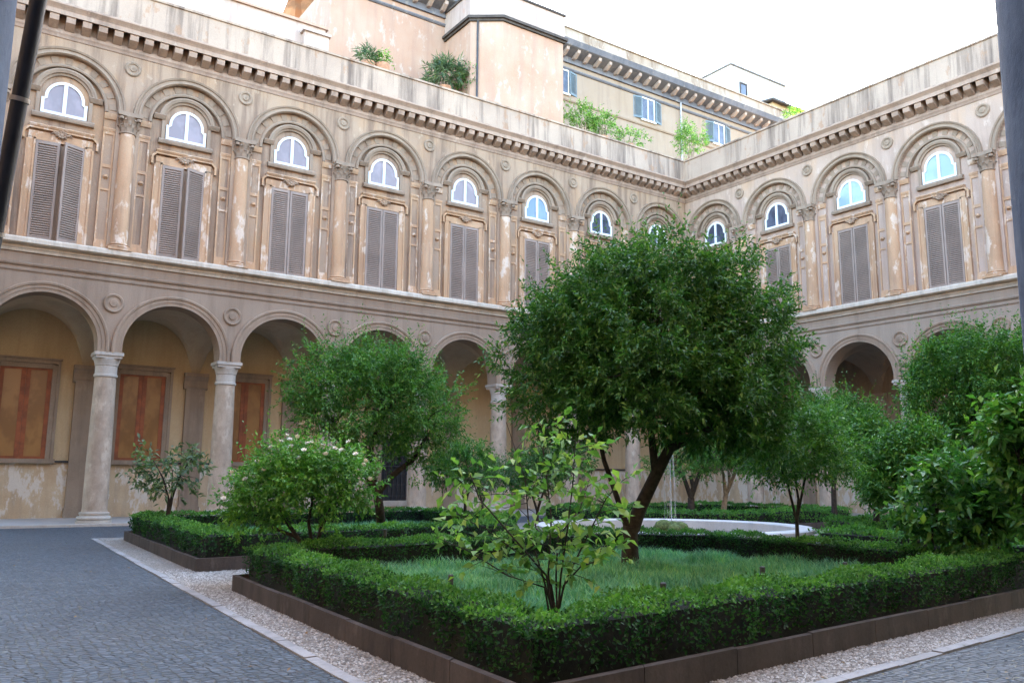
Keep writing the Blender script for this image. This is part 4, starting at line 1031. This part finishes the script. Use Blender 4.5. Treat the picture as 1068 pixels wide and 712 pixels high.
def flower_mesh():
    b = MB()
    for ring, (r, z, k) in enumerate(((0.042, 0.0, 6), (0.027, 0.014, 5))):
        for i in range(k):
            a = 2*PI*i/k+ring; c, s = math.cos(a), math.sin(a); w = r*0.62
            b.quad((0, 0, z-0.012), (r*0.6*c-w*s, r*0.6*s+w*c, z+0.008), (r*1.1*c, r*1.1*s, z+0.03), (r*0.6*c+w*s, r*0.6*s-w*c, z+0.008))
    return b.mesh('flower', M['petal'])
fm = flower_mesh()
for (x, y) in ((282, 467), (293, 461), (302, 459), (304, 466), (321, 463), (325, 462), (317, 470), (285, 477), (349, 468), (379, 485), (381, 481), (297, 470), (268, 482), (242, 493), (250, 527), (233, 520), (364, 461), (312, 478), (256, 500), (275, 490), (262, 496), (335, 465), (340, 474), (356, 470), (290, 486), (310, 456), (299, 455), (279, 474), (371, 474), (386, 500), (240, 512)):
    p = at(x, y, dR-0.35+rg.uniform(-0.25, 0.3))-np.array(br_)
    link('flower', fm, rose, tuple(p)).rotation_euler = (rg.uniform(-0.7, 0.7), rg.uniform(-0.7, 0.7), rg.uniform(0, 6))

# thin shrub by the back corner of the left bed
g = ground_dir(176, 22.0); bs_ = (g[0], g[1], 0.15); dS = depth_of((g[0], g[1], 0.8)); T4 = lambda x, y: at(x, y, dS)
tree('thin_shrub', 'sparse grey green shrub with open stems before the left column', bs_,
     [lobe(180, 490, 80, 45, dS), lobe(205, 495, 40, 45, dS), lobe(155, 500, 40, 50, dS), lobe(180, 515, 50, 40, dS)], 130, 7, 0.16, 0.075, 0.30, 'leaf_grey',
     [([bs_, T4(176, 520), T4(170, 498), T4(160, 480)], [0.03, 0.025, 0.02, 0.01]), ([bs_, T4(180, 518), T4(188, 495), T4(200, 478)], [0.03, 0.025, 0.02, 0.01]), ([bs_, T4(179, 515), T4(180, 490)], [0.03, 0.02, 0.01])],
     14, 'bark', 24, shell=0.2, cat='bush', br=0.012)

# small trees of the left and far beds
def small_tree(label, px, dist, crown, n, mat, seed, fork=True, bark='bark', leaf=0.11, r=0.06, lean=0.0, group='small trees in the beds', ybase=None, shoots=20):
    g = ground_dir(px, dist); bb = (g[0], g[1], 0.15); d = depth_of((g[0], g[1], 1.5)); Tq = lambda x, y: at(x, y, d)
    cx = sum(c[0] for c in crown)/len(crown); bot = max(c[1]+c[3]/2 for c in crown)
    k = FPX/d
    top = Tq(px+lean, bot-0.15*crown[0][3])
    mid = (np.array(bb)+top)/2+np.array([0.04, 0.03, 0])
    tr = [([bb, (np.array(bb)+mid)/2, mid], [r*1.1, r*0.85, r*0.75]), ([mid, (mid+top)/2+CR*0.06*d/20, top], [r*0.6, r*0.5, r*0.4])]
    if fork:
        tr += [([mid, Tq(px+lean+crown[0][2]*0.10, bot-8), Tq(px+lean+crown[0][2]*0.2, crown[0][1])], [r*0.6, r*0.45, r*0.25]), ([mid, Tq(px+lean-crown[0][2]*0.08, bot-6), Tq(px+lean-crown[0][2]*0.2, crown[0][1]+4)], [r*0.6, r*0.45, r*0.25])]
    return tree('small_tree', label, bb, [lobe(*c, d) for c in crown], n, 9, leaf, leaf*0.38, 0.3, mat, tr, 18, bark, seed, group, shell=0.3, shoots=shoots, br=r*0.4)
small_tree('slim dark tree with a small crown left of the pale columns, before the rear hedge', 485, 25, [(487, 485, 60, 50), (470, 488, 50, 40)], 800, 'leaf_mid', 31)
small_tree('tiny pale green tree between the slim dark tree and the fountain', 503, 30, [(520, 497, 50, 36), (505, 490, 30, 30)], 600, 'leaf_grey', 32)
small_tree('young tree with an open light crown at the far edge of the nearest lawn', 829, 15.8, [(832, 470, 100, 78), (805, 482, 60, 50), (862, 478, 60, 60), (835, 450, 60, 40)], 1500, 'leaf_mid', 33, leaf=0.08, r=0.042)
small_tree('dark trunked tree behind the fountain jet', 720, 32, [(720, 480, 90, 45), (745, 470, 70, 40)], 1000, 'leaf_mid', 34, r=0.16)
small_tree('pale leaning trunk tree behind the fountain', 752, 33, [(772, 470, 70, 50), (790, 480, 60, 40)], 1000, 'leaf_mid', 35, bark='bark_pale', r=0.12, lean=8)
small_tree('tree with two close stems in the right bed, before the right arcade', 912, 22, [(905, 470, 90, 70), (880, 455, 70, 60), (930, 480, 70, 60)], 1900, 'leaf_mid', 36, r=0.09)
small_tree('leafy tree with tall fresh shoots before the first right arch', 868, 26, [(865, 440, 90, 60), (890, 445, 60, 50), (840, 445, 50, 40)], 1700, 'leaf_mid', 37, r=0.09, shoots=70)
small_tree('bushy green tree left of the big rounded bay tree', 945, 20, [(940, 490, 80, 80), (955, 470, 60, 70), (925, 505, 60, 50)], 1900, 'leaf_mid', 38, r=0.06)
small_tree('small dark tree half hidden behind the foreground shrub', 560, 24, [(560, 495, 70, 50), (585, 480, 60, 40)], 900, 'leaf_dark', 39, r=0.06)

# big rounded shrub on the right
g = ground_dir(1010, 23.5); bbs = (g[0], g[1], 0.15); dG = depth_of((g[0], g[1], 2)); T5 = lambda x, y: at(x, y, dG)
tree('bay_tree', 'large dense rounded bay tree before the right arcade', bbs,
     [lobe(1012, 420, 130, 130, dG), lobe(1060, 410, 120, 120, dG), lobe(975, 420, 60, 90, dG), lobe(1015, 380, 110, 60, dG), lobe(1090, 420, 90, 140, dG), lobe(1020, 465, 120, 60, dG)],
     6500, 11, 0.10, 0.038, 0.32, 'leaf_mid', [([bbs, T5(1010, 500), T5(1012, 440)], [0.16, 0.14, 0.08])], 30, 'bark', 41, shell=0.6, shoots=260, up=0.6)
# big-leaved shrubs on the right
g = ground_dir(998, 14.4); b6 = (g[0], g[1], 0.15); d6 = depth_of((g[0], g[1], 1)); T6 = lambda x, y: at(x, y, d6)
tree('magnolia_shrub', 'glossy large leaved shrub on two thin stems behind the right hedge end', b6,
     [lobe(995, 525, 105, 80, d6), lobe(957, 535, 44, 56, d6), lobe(1035, 525, 80, 80, d6), lobe(990, 490, 60, 40, d6), lobe(1012, 550, 80, 40, d6)], 470, 9, 0.16, 0.08, 0.30, 'leaf_large',
     [([b6, T6(1001, 575), T6(1003, 540)], [0.03, 0.028, 0.02]), ([at(973, 590, d6), T6(972, 565), T6(978, 530)], [0.03, 0.028, 0.02])], 24, 'bark', 42, shell=0.3, shoots=14, cat='bush', br=0.015)
g = ground_dir(1075, 13.6); b7 = (g[0], g[1], 0.15); d7 = depth_of((g[0], g[1], 1)); T7 = lambda x, y: at(x, y, d7)
tree('magnolia_shrub', 'taller light green large leaved shrub cut by the right edge of the picture', b7,
     [lobe(1066, 468, 66, 90, d7), lobe(1050, 450, 44, 56, d7), lobe(1088, 448, 70, 70, d7), lobe(1080, 520, 70, 80, d7)], 430, 9, 0.16, 0.075, 0.30, 'leaf_citrus',
     [([b7, T7(1072, 560), T7(1068, 500)], [0.05, 0.045, 0.03])], 18, 'bark', 43, shell=0.3, shoots=10, cat='bush', br=0.018)

# sparse foreground shrub
d8 = 8.3
b8 = (*(at(580, 645, d8)[:2]), 0.15); T8 = lambda x, y, d=d8: at(x, y, d)
rg = np.random.default_rng(17)
sh = thing('young_shrub', 'sparse bright green shrub with thin bare stems in the front corner of the lawn', 'shrub', b8)
stems = [((566, 600), (552, 555), (548, 500), (528, 440)), ((572, 600), (575, 540), (568, 480), (560, 440)), ((585, 600), (592, 550), (598, 500), (600, 455)), ((590, 605), (612, 560), (632, 520), (650, 500)),
         ((575, 610), (545, 580), (505, 550), (470, 535)), ((570, 600), (535, 560), (500, 520), (485, 480)), ((588, 610), (606, 590), (622, 585), (640, 560)), ((580, 600), (582, 560), (605, 530), (618, 490)), ((568, 612), (530, 600), (490, 575), (455, 560))]
b = MB(); TW = []; TD = []
o3 = np.array(b8)
for st in stems:
    dz = rg.uniform(-0.45, 0.45)
    pts = [o3+rg.normal(0, 0.03, 3)*np.array([1, 1, 0])]+[at(x, y, d8+dz*(i+1)/4) for i, (x, y) in enumerate(st)]
    b.tube([p-o3 for p in pts], [0.011, 0.010, 0.008, 0.006, 0.003], 6)
    for s in range(20):
        t = rg.uniform(0.34, 1.0)*(len(pts)-1); i = min(int(t), len(pts)-2); p = pts[i]+(pts[i+1]-pts[i])*(t-i)
        d = unit(rg.normal(0, 1, 3)*np.array([1, 1, 0.5])+np.array([0, 0, 0.25])); ln = rg.uniform(0.10, 0.34)
        b.tube([p-o3, p-o3+d*ln*0.5+np.array([0, 0, 0.01]), p-o3+d*ln], [0.004, 0.003, 0.0015], 4)
        TW.append(p-o3+d*ln*0.35); TD.append(d)
b.build('stems', M['bark'], sh, smooth=True, angle=60)
TW, TD = np.array(TW), np.array(TD)
V, F = twig_leaves(rg, TW, TD, np.full(len(TW), 0.26), 5, 0.118, 0.068, 0.9)
link('leaves', np_mesh('leaves', V, F, M['leaf_bright']), sh)

# roof-garden plants
def roof_plant(name, label, px, py, w, h, depth, n, leaf, wid, mat, seed, pot=None, per=8, up=0.5, cat='plant'):
    rg = np.random.default_rng(seed); c = at(px, py, depth); k = depth/FPX
    zb = 17.35
    t = thing(name, label, cat, (c[0], c[1], zb)); l = (0, 0, c[2]-zb, w*k/2, w*k/2, h*k/2)
    foliage('foliage', rg, [l], n, per, leaf, wid, 0.35, M[mat], t, 0.2, up)
    b = MB(); zp = c[2]-zb-h*k/2
    for q in range(6):
        a = q*1.05; b.tube([(0.05*math.cos(a), 0.05*math.sin(a), max(0.3, zp-0.5)), (0.3*w*k/2*math.cos(a), 0.3*w*k/2*math.sin(a), zp+0.5*h*k)], [0.03, 0.012], 5)
    b.build('stems', M['bark_pale'], t)
    hh = max(0.4, zp-0.05)
    b = MB(); b.lathe([(0.24, 0.0), (0.30, hh*0.9), (0.34, hh*0.92), (0.34, hh), (0.28, hh), (0.27, hh-0.08)], n=16); b.build('pot', M[pot or 'pot_terra'], t, smooth=True, angle=40)
    return t
GR = 'potted plants on the roof terrace'
for a in (('palm_plant', 'spiky pale green plant in a planter left of the salmon tower', 464, 76, 34, 30, 41.5, 110, 0.55, 0.05, 'leaf_grey', 51),
          ('terrace_plant', 'dark green bush close against the corner of the salmon tower', 488, 86, 26, 32, 42, 200, 0.14, 0.05, 'leaf_mid', 52),
          ('terrace_plant', 'bright green bush in a grey planter right of the salmon tower', 606, 124, 44, 28, 45.5, 240, 0.16, 0.06, 'leaf_bright', 53),
          ('terrace_plant', 'tufted yellow green bush beside the grey planter bush', 628, 130, 30, 26, 46, 150, 0.16, 0.06, 'leaf_bright', 54),
          ('terrace_plant', 'low trailing green plants along the parapet near its corner', 655, 145, 44, 12, 46.5, 110, 0.16, 0.06, 'leaf_bright', 55),
          ('terrace_tree', 'feathery light green tree in the parapet corner', 720, 147, 34, 40, 48.5, 330, 0.15, 0.05, 'leaf_bright', 56),
          ('terrace_plant', 'small spiky plant on the parapet before the salmon wall', 384, 58, 14, 14, 38.5, 40, 0.4, 0.05, 'leaf_grey', 57),
          ('terrace_plant', 'small yellow green plant right of the spiky parapet plant', 399, 62, 12, 10, 38.8, 40, 0.16, 0.06, 'leaf_bright', 58),
          ('terrace_plant', 'faint low plant on the right parapet near the shed', 828, 118, 20, 10, 44.5, 60, 0.16, 0.06, 'leaf_bright', 59)):
    o = roof_plant(*a); o['group'] = GR

# garden spikes in the beds
for (x, y, d, z, lb) in ((401, 572, 13.2, 0.75, 'dark spike lamp against the rear hedge left of the lawn'), (470, 618, 10.0, 0.42, 'short dark spike lamp inside the left hedge of the lawn'), (692, 628, 8.3, 0.55, 'short dark spike lamp behind the hedge near the front corner'),
                         (796, 615, 9.6, 0.58, 'dark spike lamp behind the middle of the front right hedge'), (882, 600, 10.8, 0.52, 'short dark spike lamp towards the right end of the front hedge')):
    g = at(x, y, d); t = thing('spike_lamp', lb, 'garden light', (g[0], g[1], 0.14), 0, 'spike lamps in the lawn')
    b = MB(); b.tube([(0, 0, 0), (0, 0, z-0.2)], 0.008, 6); b.build('spike', M['rust'], t)
    b = MB(); b.lathe([(0.02, z-0.2), (0.03, z-0.18), (0.032, z-0.08), (0.02, z-0.07)], n=10); b.build('head', M['rust'], t)
